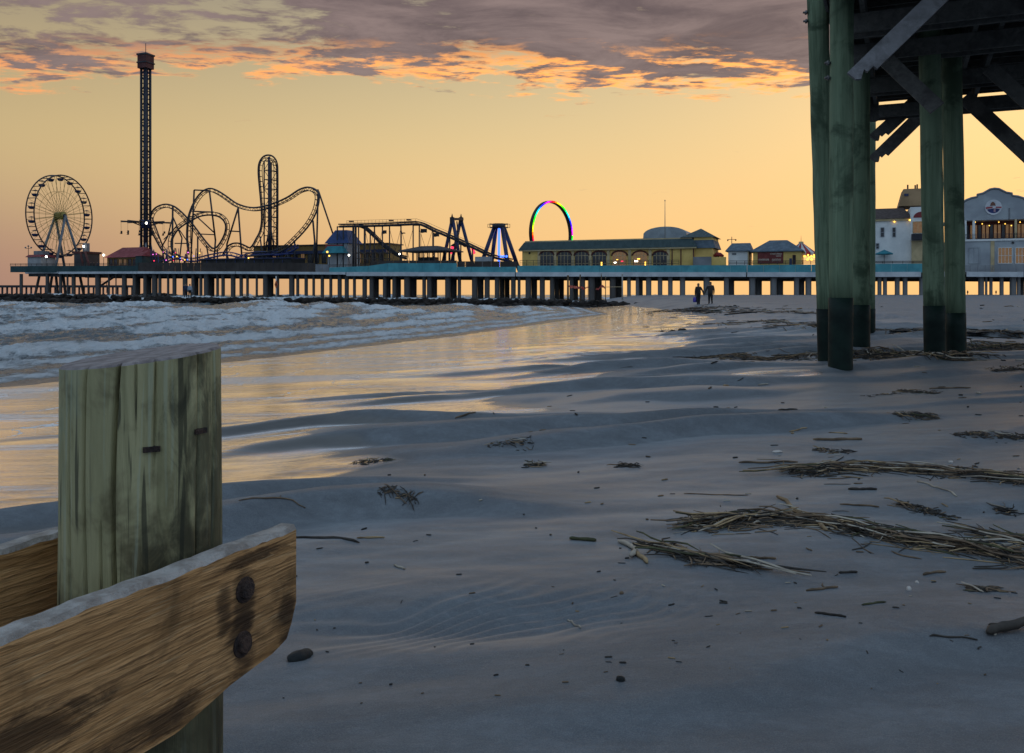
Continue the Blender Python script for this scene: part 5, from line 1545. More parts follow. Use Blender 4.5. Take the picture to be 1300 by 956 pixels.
strut(pe, pp(574.5, 313, OP - 3.2), pp(572, 322, OP - 3.2), .35, 'redglow', 'red_light_strip'); strut(pe, pp(599.2, 314, OP + 1.6), pp(602.4, 322, OP + 1.6), .35, 'redglow', 'red_light_strip')
mb = MB(); C_ = pp(582.5, 312, OP)
for i in range(8):
    a0 = math.pi * (.12 + .76 * i / 8); a1 = math.pi * (.12 + .76 * (i + 1) / 8)
    r_ = 10 * C_.y / FPX
    mb.bar(C_ + PE * r_ * math.cos(a0) + Vector((0, 0, r_ * .55 * math.sin(a0) - .6)), C_ + PE * r_ * math.cos(a1) + Vector((0, 0, r_ * .55 * math.sin(a1) - .6)), 1.4, .45)
mb.bar(pp(580, 281, OP), C_ + Vector((0, 0, .6)), .3, .3); mb.build('pendulum_boat', M['steel'], pe)
# --- spider-legged swing ride with blue column
fl = thing('flying_swing', 'blue four-legged ride with spread arms and glowing blue column', 'ride', dk(633, 9))
OFY = 9
Ch = pp(633.3, 287, OFY)
for (x0, x1, do) in ((627.2, 607, -2), (629.5, 622.6, 3.5), (637.8, 646.3, -3.5), (640, 660.5, 2)):
    strut(fl, pp(x0, 289.5, OFY + do * .3), dk(x1, OFY + do), .48, 'navy', 'leg', 8)
mb = MB(); mb.tube([pp(633.6, 288, OFY), Vector((Ch.x, Ch.y, deckz(Ch)))], .26, 8); mb.build('light_column', M['blueglow'], fl)
mb = MB(); mb.tube([Ch + Vector((0, 0, .55)), Ch - Vector((0, 0, .55))], 1.6, 12); mb.build('hub', M['steel'], fl)
mb = MB()
for k in range(10):
    a = 2 * math.pi * k / 10; r_ = 14 * Ch.y / FPX
    for dz_ in (.45, -.35): mb.tube([Ch + Vector((0, 0, dz_)), Ch + Vector((math.cos(a) * r_, math.sin(a) * r_, dz_))], .05, 4)
    mb.tube([Ch + Vector((math.cos(a) * r_, math.sin(a) * r_, .45)), Ch + Vector((math.cos(a) * r_, math.sin(a) * r_, -.35))], .05, 4)
mb.build('arms', M['steel'], fl)
mb = MB(); C_ = dk(633, OFY); mb.tube([C_ + Vector((0, 0, .1)), C_ + Vector((0, 0, .9))], 3.0, 16); mb.build('base_ring', M['railgrey'], fl)
for px in (636, 639, 643): lantern(px, 325.5, OFY - 3.2, 'blueglow', .28, fl, name='blue_lamp')
mb = MB(); A, B = plan(603, 3), plan(622, 3); quadbox(mb, A, B, 1.5, deckz(A), zat(326, A)); tag(mb.build('pale_stall', M['greywall']), 'low pale stall between the pendulum ride and the blue swing ride', 'stall')
# --- rainbow ring
rg = thing('ring_ride', 'tall rainbow-lit ring rising behind the yellow hall', 'ride', dk(700, 20))
OR_ = 20.0
Cr = pp(700, 297, OR_); mpx = Cr.y / FPX; RR = 42 * mpx
va = math.atan2(Cr.x, Cr.y); rgt = Vector((math.cos(va), -math.sin(va), 0)); fwd = Vector((math.sin(va), math.cos(va), 0))
phi = R(52.0)
GX = rgt * math.cos(phi) + fwd * math.sin(phi); GA = rgt * math.sin(phi) - fwd * math.cos(phi)
def rp(a, r, ax): return Cr + GX * r * math.cos(a) + Vector((0, 0, r * math.sin(a))) + GA * ax
mb = MB(); N_ = 64
w_ = .48
v = []
for k in range(N_):
    a = 2 * math.pi * k / N_
    v += [rp(a, RR, -w_), rp(a, RR, w_), rp(a, RR - .5, w_), rp(a, RR - .5, -w_)]
f = []
for k in range(N_):
    a, b_ = 4 * k, 4 * ((k + 1) % N_)
    for j in range(4): f.append((a + j, a + (j + 1) % 4, b_ + (j + 1) % 4, b_ + j))
mb.add(v, f); mb.build('ring', M['black'], rg)
import colorsys
for k in range(N_):
    a0, a1 = 2 * math.pi * k / N_, 2 * math.pi * (k + .96) / N_
    frac = (1 - (360.0 * (k + .5) / N_ + 10) / 100.0) % 1.0
    c = colorsys.hsv_to_rgb(frac, 1, 1); c = tuple(x ** 2 for x in c)
    key = 'rb%d' % k
    if key not in M: M[key] = lamp_mat('rainbow_led', c, 1.0)
    mb = MB()
    ax = w_ + .03
    r0, r1 = RR - .40, RR - .08
    mb.add([rp(a0, r0, ax), rp(a1, r0, ax), rp(a1, r1, ax), rp(a0, r1, ax), rp(a0, r0, ax + .12), rp(a1, r0, ax + .12), rp(a1, r1, ax + .12), rp(a0, r1, ax + .12)], [(3, 2, 1, 0), (4, 5, 6, 7), (0, 1, 5, 4), (1, 2, 6, 5), (2, 3, 7, 6), (3, 0, 4, 7)])
    mb.build('led_strip', M[key], rg)
for s_ in (-1, 1):
    q_ = rp(-math.pi / 2 + s_ * .5, RR, 0); ft = q_ + GX * s_ * 2; ft.z = deckz(ft)
    strut(rg, q_, ft, .3)
    q_ = rp(-math.pi / 2, RR, 0); ft = q_ + GA * s_ * 2; ft.z = deckz(ft); strut(rg, q_, ft, .3)
# small red machine behind the low wall
rm = thing('red_ride_car', 'small red ride car showing over the low yellow wall', 'ride car', dk(912, 4))
C_ = pp(912, 323.5, 4)
mb = MB(); mb.tube([C_ - PE * .9 + Vector((0, 0, -.3)), C_ - PE * .3 + Vector((0, 0, .1)), C_ + PE * .4, C_ + PE * 1.1 + Vector((0, 0, -.3))], [.3, .5, .45, .2], 8); mb.build('body', M['redsteel'], rm)
mb = MB(); mb.tube([(C_.x, C_.y, deckz(C_)), (C_.x, C_.y, C_.z - .3)], .2, 6); mb.build('post', M['steel'], rm)
# --- far low pier on the horizon at the left
fpz = thing('fishing_pier', 'thin low dark pier on the horizon under the Ferris wheel', 'pier', at(80, 366, 520))
mb = MB(); mb.bar(at(-60, 363.6, 520), at(170, 363.6, 520), 3.0, 1.4); mb.build('deck', M['steel'], fpz)
for i in range(38):
    p = at(-58 + i * 6.1, 364, 520); mb = MB(); mb.tube([(p.x, p.y, -1), (p.x, p.y, p.z)], .55, 6); mb.build('pile', M['steel'], fpz)
# stair tower under the pier head
stt = thing('access_stair', 'zigzag steel stair hanging under the pier head', 'stair', pp(135, 368, 3))
mb = MB(); mb.bar(pp(129, 362, 2), pp(148, 349.5, 2), .9, .2); mb.build('flight', M['steel'], stt)
mb = MB(); mb.bar(pp(127, 362.5, 2), pp(136, 362.5, 2), 1.2, .2); mb.bar(pp(127, 358, 2), pp(136, 358, 2), .1, .1); mb.bar(pp(127.5, 363, 2), pp(127.5, 357.5, 2), .1, .1); mb.bar(pp(135.5, 372, 2), pp(135.5, 357.5, 2), .15, .15); mb.build('landing', M['steel'], stt)
# ================================================================== rock jetty, stakes, people, tide wrack
M['rock'] = pmat('wet_dark_rock', (.040, .031, .026), (.014, .012, .011), .85, 1.3, .5, 5, spec=.2)
jet = thing('rock_jetty', 'low dark rock jetty running out through the surf in front of the pier', 'jetty', at(420, 380, 108))
jl = [(-40, 116, 1.75), (60, 114, 1.65), (240, 111, 1.22), (420, 109, 1.18), (600, 106.5, 1.10), (720, 104, .98), (812, 102, .62)]
rj = random.Random(3)
bm = bmesh.new(); bmesh.ops.create_icosphere(bm, subdivisions=1, radius=1.0)
ico_v = [v.co.copy() for v in bm.verts]; ico_f = [tuple(v.index for v in f.verts) for f in bm.faces]; bm.free()
mb = MB()
for i in range(len(jl) - 1):
    (a, da, za), (b_, db, zb_) = jl[i], jl[i + 1]
    n = int(abs(b_ - a) / 1.15)
    for k in range(n):
        f = (k + rj.random()) / n
        px, d, zt = a + (b_ - a) * f, da + (db - da) * f, za + (zb_ - za) * f
        row = rj.choice((-1, -.6, 0, 0, .6, 1))
        s_ = rj.uniform(.45, .95)
        c = at(px, 374, d + row * 2.4); c.z = zt - s_ * .62 - abs(row) * .85 + rj.uniform(-.12, .10)
        Rm = Matrix.Rotation(rj.uniform(0, 6.3), 3, 'Z') @ Matrix.Rotation(rj.uniform(-.5, .5), 3, 'X')
        sc_ = Vector((rj.uniform(.8, 1.35), rj.uniform(.7, 1.1), rj.uniform(.5, .8)))
        mb.add([c + Rm @ Vector((v.x * sc_.x * s_ * rj.uniform(.82, 1.15), v.y * sc_.y * s_, v.z * sc_.z * s_ * rj.uniform(.8, 1.15))) for v in ico_v], ico_f, False)
tag(mb.build('armour_rock', M['rock'], jet), kind='stuff')
mb = MB()
for i in range(len(jl) - 1):
    (a, da, za), (b_, db, zb_) = jl[i], jl[i + 1]
    A, B = at(a, 374, da), at(b_, 374, db)
    for P, z in ((A, za), (B, zb_)): P.z = z
    dn = (B - A).cross(Vector((0, 0, 1))).normalized()
    v = [A + Vector((0, 0, -.75)) + dn * 1.2, A + Vector((0, 0, -.75)) - dn * 1.2, Vector((A.x, A.y, -1)) - dn * 4.2, Vector((A.x, A.y, -1)) + dn * 4.2,
         B + Vector((0, 0, -.75)) + dn * 1.2, B + Vector((0, 0, -.75)) - dn * 1.2, Vector((B.x, B.y, -1)) - dn * 4.2, Vector((B.x, B.y, -1)) + dn * 4.2]
    mb.add(v, [(0, 1, 2, 3), (7, 6, 5, 4), (0, 4, 5, 1), (1, 5, 6, 2), (3, 2, 6, 7), (0, 3, 7, 4)])
mb.build('core', M['rock'], jet)
def jz(px): return float(np.interp(px, [p[0] for p in jl], [p[2] for p in jl]))
def jd(px): return float(np.interp(px, [p[0] for p in jl], [p[1] for p in jl]))

# stakes with red tape near the foot of the jetty
M['stake'] = wood_mat('stake_wood', (.20, .13, .07), (.11, .07, .04), (.07, .05, .03), (1, 1, .1), 3, .85, .3, 20)
M['tape'] = flat('red_plastic_tape', (.62, .055, .05), .5, (.45, .04, .04), 1.0)
M['stake_pale'] = flat('bleached_stake', (.46, .42, .38), .85)
stakes = []
for (px, yt, yb, wd, mt, lab) in ((721.0, 349.5, 388, .17, 'stake', 'tallest brown stake, leftmost of the row below the yellow hall'), (736.5, 348.6, 385, .13, 'stake', 'second brown stake from the left of the taped row'),
                              (746.5, 348.8, 381.5, .10, 'stake', 'thin third stake of the taped row'), (763.4, 347.5, 382, .10, 'stake', 'fourth stake of the taped row where the red tape ends'),
                              (768.8, 350.5, 381.5, .08, 'stake', 'thin stake close right of the end of the red tape'), (790, 347.8, 378.6, .12, 'stake_pale', 'bleached rightmost stake of the row joined by a pale line')):
    g_ = ground(px, max(yb, 381))
    t = thing('wooden_stake', lab, 'stake', g_, 'stakes with red tape')
    top_ = at(px, yt, g_.y)
    mb = MB(); mb.tube([g_ - Vector((0, 0, .6)), g_.lerp(top_, .5) + Vector((rj.uniform(-.05, .05), 0, 0)), top_], [wd, wd * .9, wd * .8], 7); mb.build('shaft', M[mt], t)
    mb = MB(); mb.tube([top_ - Vector((0, 0, .22)), top_ + Vector((0, 0, .02))], [wd * .95, wd * .7], 7); mb.build('cap', M['stake_pale' if px > 740 else 'stake'], t)
    stakes.append((px, g_))
def stp(i, y): return at(stakes[i][0], y, stakes[i][1].y)
tp = []
for (i, j, y0, y1, sag) in ((0, 1, 363.5, 365.5, .0), (1, 2, 364.5, 364, .3), (2, 3, 364.5, 367.2, .15), (3, 4, 362.5, 366.5, -.1)):
    for k in range(9):
        f = k / 9
        p = stp(i, y0).lerp(stp(j, y1), f); p.z += -sag * math.sin(math.pi * f) + .05 * math.sin(k * 2.3)
        tp.append(p)
mb = MB()
for k in range(len(tp) - 1):
    h = .12 + .10 * abs(math.sin(k * 1.1))
    a, b_ = tp[k], tp[k + 1]
    mb.add([a + Vector((0, 0, h)), b_ + Vector((0, 0, h)), b_ - Vector((0, 0, h)), a - Vector((0, 0, h)), a + Vector((0, .02, h)), b_ + Vector((0, .02, h)), b_ + Vector((0, .02, -h)), a + Vector((0, .02, -h))], [(0, 1, 2, 3), (7, 6, 5, 4), (0, 4, 5, 1), (3, 2, 6, 7)])
for k in (10, 11, 28):
    a = tp[k]; mb.add([a, a + Vector((.22, 0, .1)), a + Vector((.25, .02, -.42)), a + Vector((.05, .02, -.35))], [(0, 1, 2, 3)])
tag(mb.build('barrier_tape', M['tape']), 'red plastic tape strung between the wooden stakes', 'tape')
mb = MB(); mb.tube([stp(4, 364.4), stp(5, 364.2)], .045, 5); tag(mb.build('rope', M['tan']), 'pale line from the last tape stake to the bleached stake', 'rope')
# orange diamond marker on the jetty
dm = thing('marker_sign', 'orange diamond marker on a white post on the jetty', 'sign', at(350.5, 376, 109))
p0 = at(350.5, 374, 109); p0.z = jz(350) - .3; p1 = at(350.5, 350.5, 109)
M['orange'] = flat('orange_marker', (.72, .14, .04), .5)
mb = MB(); mb.tube([p0, p1], .06, 6); mb.build('post', M['white'], dm)
c = at(350.5, 361.2, 108.8)
def dia(w, h): return [c + Vector((w, 0, 0)), c + Vector((0, 0, h)), c + Vector((-w, 0, 0)), c + Vector((0, 0, -h))]
mb = MB(); mb.prism(dia(.20, .55), Vector((0, 0, 0)), Vector((0, .04, 0))); pl = mb.build('plate', M['orange'], dm)
c = at(350.5, 361.2, 108.75); mb = MB(); mb.prism(dia(.07, .22), Vector((0, 0, 0)), Vector((0, .03, 0))); mb.build('centre_mark', M['black'], pl)

# ------------------------------------------------------------------ people
def cloth_mat(name, jacket, trousers, skin, waist, collar, ax):
    m = bpy.data.materials.new(name); m.use_nodes = True
    T = NT(m.node_tree); b = T.n['Principled BSDF']
    sp = T.node('ShaderNodeSeparateXYZ'); T.l.new(T.node('ShaderNodeTexCoord').outputs['Object'], sp.inputs[0])
    z = sp.outputs[2]; x = T.m('ABSOLUTE', sp.outputs[0])
    n = T.noise(T.node('ShaderNodeTexCoord').outputs['Object'], 9, 4, .6)
    jk = T.mix(n, tuple(c * .7 for c in jacket), jacket)
    up = T.m('MAXIMUM', T.ramp(z, waist - .01, waist + .01), T.ramp(x, ax - .01, ax + .01))
    col = T.mix(up, trousers, jk)
    col = T.mix(T.ramp(z, collar - .01, collar + .01), col, skin)
    col = T.mix(T.ramp(z, .08, .07), col, (.02, .018, .016))
    T.put(b.inputs['Base Color'], col); b.inputs['Roughness'].default_value = .85
    return m
def person(label, base, h, mat, heading=0.0, rhand=(.26, .04, .78), lhand=(-.26, .04, .78), stride=.16, hair=(.04, .03, .025), group=None, broad=1.0, long_hair=False):
    s_ = h / 1.72; fat = 1.42
    V = []; E = []; Rr = []
    def nv(p, r, par=None):
        V.append(tuple(p)); Rr.append(r)
        if par is not None: E.append((par, len(V) - 1))
        return len(V) - 1
    pel = nv((0, 0, .96), (.155 * broad, .115))
    wa = nv((0, 0, 1.10), (.14 * broad, .105), pel); ch = nv((0, .0, 1.30), (.165 * broad, .115), wa); nk0 = nv((0, .0, 1.44), (.085, .075), ch)
    nk = nv((0, .005, 1.50), (.056, .058), nk0); hd0 = nv((0, .01, 1.58), (.074, .088), nk); hd1 = nv((0, .012, 1.655), (.078, .095), hd0); nv((0, .0, 1.71), (.045, .055), hd1)
    nv((0, .10, 1.59), (.018, .016), hd0)                      # nose
    for sg in (-1, 1): nv((sg * .085, .0, 1.60), (.014, .022), hd0)
    for sg, hand in ((1, rhand), (-1, lhand)):
        sh = nv((sg * .185 * broad, 0, 1.395), (.062, .062), ch)
        hx, hy, hz = hand
        el = Vector((sg * .19 * broad, 0, 1.395)).lerp(Vector(hand), .52) + Vector((sg * .03, -.05, -.01))
        e_ = nv(el, (.048, .048), sh); w_ = nv(hand, (.030, .034), e_)
        d = (Vector(hand) - el).normalized()
        pm = nv(Vector(hand) + d * .055, (.022, .040), w_)
        for k in range(4):
            nv(Vector(hand) + d * (.10 + .012 * (1.5 - abs(k - 1.5))) + Vector((0, (k - 1.5) * .022, 0)), (.009, .009), pm)
        nv(Vector(hand) + d * .05 + Vector((-sg * .01, .055, 0)), (.010, .010), w_)
    for sg, st in ((1, stride), (-1, -stride)):
        hp = nv((sg * .085, 0, .90), (.092, .10), pel); kn = nv((sg * .09, st * .45 + .03, .50), (.060, .066), hp); an = nv((sg * .09, st - .02, .10), (.040, .045), kn)
        hl = nv((sg * .092, st - .03, .05), (.040, .045), an); nv((sg * .10, st + .13, .035), (.038, .030), hl)
    me = bpy.data.meshes.new('person')
    bm = bmesh.new(); lay = bm.verts.layers.skin.verify()
    bv = [bm.verts.new(Vector(v) * s_) for v in V]
    for v, r in zip(bv, Rr): v[lay].radius = (r[0] * s_ * fat, r[1] * s_ * fat)
    bv[0][lay].use_root = True
    for a, b_ in E: bm.edges.new((bv[a], bv[b_]))
    bm.to_mesh(me); bm.free()
    me.materials.append(mat)
    o = bpy.data.objects.new('person', me); COL.objects.link(o)
    o.location = base; o.rotation_euler = (0, 0, heading)
    sk = o.modifiers.new('skin', 'SKIN'); sk.use_smooth_shade = True
    sb = o.modifiers.new('smooth', 'SUBSURF'); sb.levels = 2; sb.render_levels = 2
    tag(o, label, 'person', group)
    mb = MB()
    n = 12
    rings = [(1.742, .02), (1.735, .055), (1.71, .088), (1.66, .105), (1.60, .102), (1.55 if not long_hair else 1.45, .085)]
    vs = []
    for z, r in rings:
        for k in range(n):
            a = 2 * math.pi * k / n
            fr = .55 if (math.sin(a) > .3 and z < 1.68) else 1.0
            vs.append(Vector((r * .92 * math.cos(a), r * fr * math.sin(a) - .005, z)) * s_)
    mb.add(vs, [(i * n + k, i * n + (k + 1) % n, (i + 1) * n + (k + 1) % n, (i + 1) * n + k) for i in range(len(rings) - 1) for k in range(n)] + [tuple(range(n))], True)
    hm = mb.mesh('hair'); hm.materials.append(flat('hair', hair, .7))
    hr = bpy.data.objects.new('hair', hm); COL.objects.link(hr); hr.parent = o
    return o
cm = cloth_mat('dark_coat_and_jeans', (.020, .018, .018), (.012, .012, .015), (.30, .17, .12), .86, 1.47, .20)
cm2 = cloth_mat('brown_jacket_and_trousers', (.045, .036, .030), (.010, .010, .012), (.32, .19, .14), .84, 1.50, .21)
g1 = ground(886.8, 386); g2 = ground(901.8, 386)
dpt = .5 * (g1.y + g2.y)
sep_ = (901.8 - 886.8) / FPX * dpt
hgt = 27.5 / FPX * dpt
sc1 = hgt / 1.72
def gpt(px): 
    x = (px - PX0) / FPX * dpt
    return Vector((x, dpt, sz(x, dpt)))
b1, b2 = gpt(886.6), gpt(902.0)
half = (b2.x - b1.x) / 2
person('walker in dark coat holding a purple bag, left of the couple on the sand', b1, hgt * .97, cm, 0, rhand=(half / sc1 - .05, .03, .84), lhand=(-.25, .02, .76), stride=.13, hair=(.16, .09, .05), long_hair=False)
person('taller walker in dark brown jacket, right of the couple holding hands', b2, hgt * 1.0, cm2, 0, lhand=(-(half / sc1 - .05), .03, .86), rhand=(.27, .02, .80), stride=-.12, broad=1.12, hair=(.03, .025, .02))
M['purple'] = flat('purple_cloth', (.085, .06, .42), .7, (.06, .04, .30), 4)
mb = MB()
c = b1 + Vector((-.27, .02, .70)) * sc1
for s_ in (-1, 1): mb.tube([c + Vector((s_ * .09, 0, -.13)) * sc1, c + Vector((s_ * .06, 0, -.02)) * sc1, c + Vector((0, 0, .03)) * sc1], .010, 5)
bag_v = []
for z, w, d in ((-.52, .11, .05), (-.50, .15, .07), (-.30, .17, .075), (-.14, .12, .035), (-.12, .11, .02)):
    for k in range(10):
        a = 2 * math.pi * k / 10; bag_v.append(c + Vector((w * math.cos(a), d * math.sin(a), z)) * sc1)
mb.add(bag_v, [(i * 10 + k, i * 10 + (k + 1) % 10, (i + 1) * 10 + (k + 1) % 10, (i + 1) * 10 + k) for i in range(4) for k in range(10)] + [tuple(range(10))], True)
tag(mb.build('shopping_bag', M['purple']), 'purple bag hanging from the left walker\'s hand', 'bag')
cm3 = cloth_mat('white_top_dark_shorts', (.42, .46, .54), (.015, .014, .014), (.28, .16, .11), .92, 1.47, .19)
cm4 = cloth_mat('navy_top', (.03, .04, .09), (.05, .03, .03), (.28, .16, .11), .9, 1.47, .20)
d = 110.0
for (px, mt, hh, lab) in ((235.6, cm4, 1.85, 'figure in dark blue standing on the jetty, left of the two there'), (241.0, cm3, 1.68, 'figure in white top and dark shorts standing on the jetty')):
    p = at(px, 374, d); p.z = jz(px) - .02
    person(lab, p, hh, mt, random.uniform(-.6, .6))
for (px, mt, lab) in ((115.5, cm, 'small dark figure at the pier railing, leftmost of three left of the red roof'), (119.2, cm2, 'small dark figure at the pier railing, middle of three left of the red roof'), (124.0, cm4, 'small dark figure at the pier railing, nearest to the red roof')):
    p = dk(px, 1.0); p.z = deckz(plan(108, .25)); person(lab, p + Vector((0, 0, .9)), 1.75, mt, 1.0)
for (px, lab) in ((1228.5, 'tiny dark figure on the far beach seen under the pier beside the right stilts'), (1264.5, 'tiny dark figure on the far beach under the grey building')):
    p = at(px, 376, 330); p.z = sz(p.x, p.y)
    person(lab, p, 1.75, cm, 0)

# ------------------------------------------------------------------ tide wrack
M['reed_dark'] = pmat('wet_dark_reed', (.050, .038, .028), (.018, .014, .011), .7, 8)
M['reed_brown'] = pmat('brown_reed', (.22, .145, .085), (.09, .06, .038), .75, 8)
M['reed_tan'] = pmat('straw_reed', (.42, .29, .15), (.20, .13, .07), .75, 9)
M['reed_green'] = pmat('green_reed', (.085, .085, .030), (.04, .04, .018), .75, 9)
M['reed_pale'] = pmat('bleached_reed', (.50, .44, .35), (.30, .25, .20), .8, 9)
M['weed'] = pmat('dark_seaweed', (.035, .026, .018), (.014, .011, .009), .65, 14, .5)
RM = [M['reed_dark'], M['reed_brown'], M['reed_tan'], M['reed_green'], M['weed'], M['reed_pale']]
rw = random.Random(21)
def reeds_mesh(specs, name):
    """specs: (x, y, heading, length, radius, lift, material index, bend)"""
    segs = 6
    XY = []
    for (x, y, a, L, r, lift, mi, bd) in specs:
        for k in range(segs + 1):
            u = (k / segs - .5) * L; w = bd * ((u / L * 2) ** 2 * .22 + .05 * math.sin(u / L * 9 + bd * 20)) * L
            XY.append((x + math.cos(a) * u - math.sin(a) * w, y + math.sin(a) * u + math.cos(a) * w))
    XY = np.array(XY); Zs = sand_z(XY[:, 0], XY[:, 1])
    mb = MB(); i = 0
    for (x, y, a, L, r, lift, mi, bd) in specs:
        pts = []
        tl = rw.uniform(-.5, .5) * lift
        for k in range(segs + 1):
            zz = Zs[i] + r * .8 + lift * (.8 + .2 * math.sin(k * 1.7 + x * 9)) + tl * (k / segs - .5)
            pts.append((XY[i, 0], XY[i, 1], max(Zs[i] + r * .5, zz))); i += 1
        mb.cur = mi
        mb.tube(pts, [r * .6, r * .9, r, r * .85, r, r * .9, r * .4], 4 if r < .006 else 5)
    return mb
def wrack(name, label, path_px, spread, n, hgt, Lr=(.08, .3), rr=(.002, .005), loose=40, parts=14, align=.5, mix=(.38, .32, .15, .04, .07, .04), cat='seaweed'):
    pts = [ground(*p) for p in path_px]; hgt = hgt * .68; n = int(n * .85)
    seg = [(pts[i], pts[i + 1]) for i in range(len(pts) - 1)]
    if not seg: seg = [(pts[0] - Vector((.05, 0, 0)), pts[0] + Vector((.05, 0, 0)))]
    Ls = [(b_ - a).length for a, b_ in seg]; tot = sum(Ls)
    t = thing(name, label, cat, pts[len(pts) // 2])
    def sample(sprd):
        u = rw.random() * tot
        for (a, b_), L in zip(seg, Ls):
            if u <= L: break
            u -= L
        f = min(1, u / max(L, 1e-6)); p = a.lerp(b_, f)
        dirv = (b_ - a).normalized(); nv_ = Vector((-dirv.y, dirv.x, 0))
        o = rw.gauss(0, 1) * sprd
        return p + nv_ * o, math.atan2(dirv.y, dirv.x), math.exp(-(o / max(sprd, 1e-6)) ** 2 * .5)
    def pick():
        u = rw.random(); acc = 0
        for k, w in enumerate(mix):
            acc += w
            if u < acc: return k
        return 0
    specs = []
    for _ in range(n):
        p, a, core = sample(spread)
        specs.append((p.x, p.y, a + rw.gauss(0, align * (1.0 if rw.random() < .6 else 2.6)), rw.uniform(Lr[0] * .5, Lr[1]) * rw.uniform(.5, 1), rw.uniform(rr[0] * .45, rr[1] * .75), rw.random() ** 1.5 * hgt * core, pick(), rw.uniform(-1.2, 1.2)))
    for _ in range(loose):
        p, a, core = sample(spread * 2.4)
        specs.append((p.x, p.y, a + rw.gauss(0, 1.0), rw.uniform(*Lr) * .5, rw.uniform(*rr) * .8, 0, pick(), rw.uniform(-.6, .6)))
    mb = reeds_mesh(specs, 'reed_litter')
    me = mb.mesh('reed_litter', fixn=False)
    for m_ in RM: me.materials.append(m_)
    o = link('reed_litter', me, None, t); tag(o, kind='stuff')
    # matted weed below
    mb = MB()
    for _ in range(max(4, int(n * .5))):
        p, a, core = sample(spread * .8)
        r = rw.uniform(.25, .9) * max(spread * .62, .012)
        zc = p.z if False else sz(p.x, p.y) if n < 40 else None
        mb.v.append((p.x, p.y, r, core)); 
    blobs = mb.v; XY = np.array([(b_[0], b_[1]) for b_ in blobs]); ZZ = sand_z(XY[:, 0], XY[:, 1])
    mb = MB()
    for (x, y, r, core), z in zip(blobs, ZZ):
        Rm = Matrix.Rotation(rw.uniform(0, 6.3), 3, 'Z')
        hh = max(.004, min(hgt * .75, r * .7)) * core
        mb.add([Vector((x, y, z - .002)) + Rm @ Vector((v.x * r * rw.uniform(.9, 2.0), v.y * r * rw.uniform(.6, 1.1), v.z * hh * rw.uniform(.4, 1.5))) for v in ico_v], ico_f, False)
    me = mb.mesh('weed_mat', fixn=False); me.materials.append(M['weed']); o = link('weed_mat', me, None, t); tag(o, kind='stuff')
    for _ in range(parts):
        p, a, core = sample(spread * .7)
        mi = rw.choice((1, 2, 1, 3, 5, 0))
        mbp = reeds_mesh([(p.x, p.y, a + rw.gauss(0, align * .7), rw.uniform(Lr[1] * .8, Lr[1] * 1.5), rr[1] * rw.uniform(.55, 1.0), hgt * rw.uniform(.6, 1.0), 0, rw.uniform(-.3, .3))], 'reed')
        me = mbp.mesh('reed', fixn=False); me.materials.append(RM[mi]); link('reed', me, None, t)
    return t
wrack('wrack_line', 'broad tangled line of dark reeds and straw across the right foreground', [(872, 668), (930, 662), (1010, 660), (1060, 668), (1130, 683), (1210, 693), (1330, 716)], .058, 620, .065, (.10, .42), (.0022, .0055), 90, 34, .42)
wrack('wrack_line', 'thinner reed line above the broad one, reaching the right edge', [(1005, 601), (1070, 594), (1130, 596), (1200, 600), (1340, 618)], .060, 430, .055, (.12, .5), (.003, .006), 70, 26, .35)
wrack('wrack_line', 'end of a straw reed bundle at the right edge above the broad wrack', [(1255, 680), (1335, 694)], .03, 90, .03, (.12, .4), (.003, .006), 10, 8, .35)
wrack('reed_clump', 'dark reed clump with two pale curved stems in the centre right foreground', [(815, 692), (860, 703), (910, 715), (962, 723)], .022, 95, .05, (.10, .42), (.003, .006), 14, 10, .22, mix=(.62, .25, .02, .02, .08, .01))
wrack('wrack_line', 'band of dark seaweed around the feet of the right stilts', [(1088, 452), (1140, 448), (1195, 457), (1232, 452)], .22, 520, .10, (.2, .8), (.006, .014), 60, 16, .6)
wrack('wrack_line', 'seaweed band right of the right stilts reaching the frame edge', [(1226, 446), (1262, 441), (1330, 440)], .26, 330, .10, (.2, .8), (.006, .014), 40, 12, .6)
wrack('wrack_line', 'dark seaweed streaks on the sand behind the right stilts', [(1095, 424), (1140, 421), (1200, 424), (1290, 426)], .5, 360, .09, (.3, 1.1), (.010, .02), 40, 10, .7)
wrack('wrack_line', 'dark weed strip left of the left stilts beside the shallow pool', [(880, 455), (930, 452), (985, 456), (1040, 447)], .2, 260, .05, (.15, .6), (.005, .012), 40, 10, .6)
wrack('wrack_line', 'scattered weed line far up the beach in front of the stilts', [(900, 412), (960, 408), (1030, 414), (1060, 420)], .6, 220, .07, (.3, 1.1), (.010, .02), 50, 6, .8)
wrack('wrack_line', 'far weed speckle on the beach beyond the walkers', [(850, 394), (930, 395), (1010, 397), (1045, 398)], 1.4, 200, .08, (.4, 1.4), (.015, .03), 50, 4, .9)
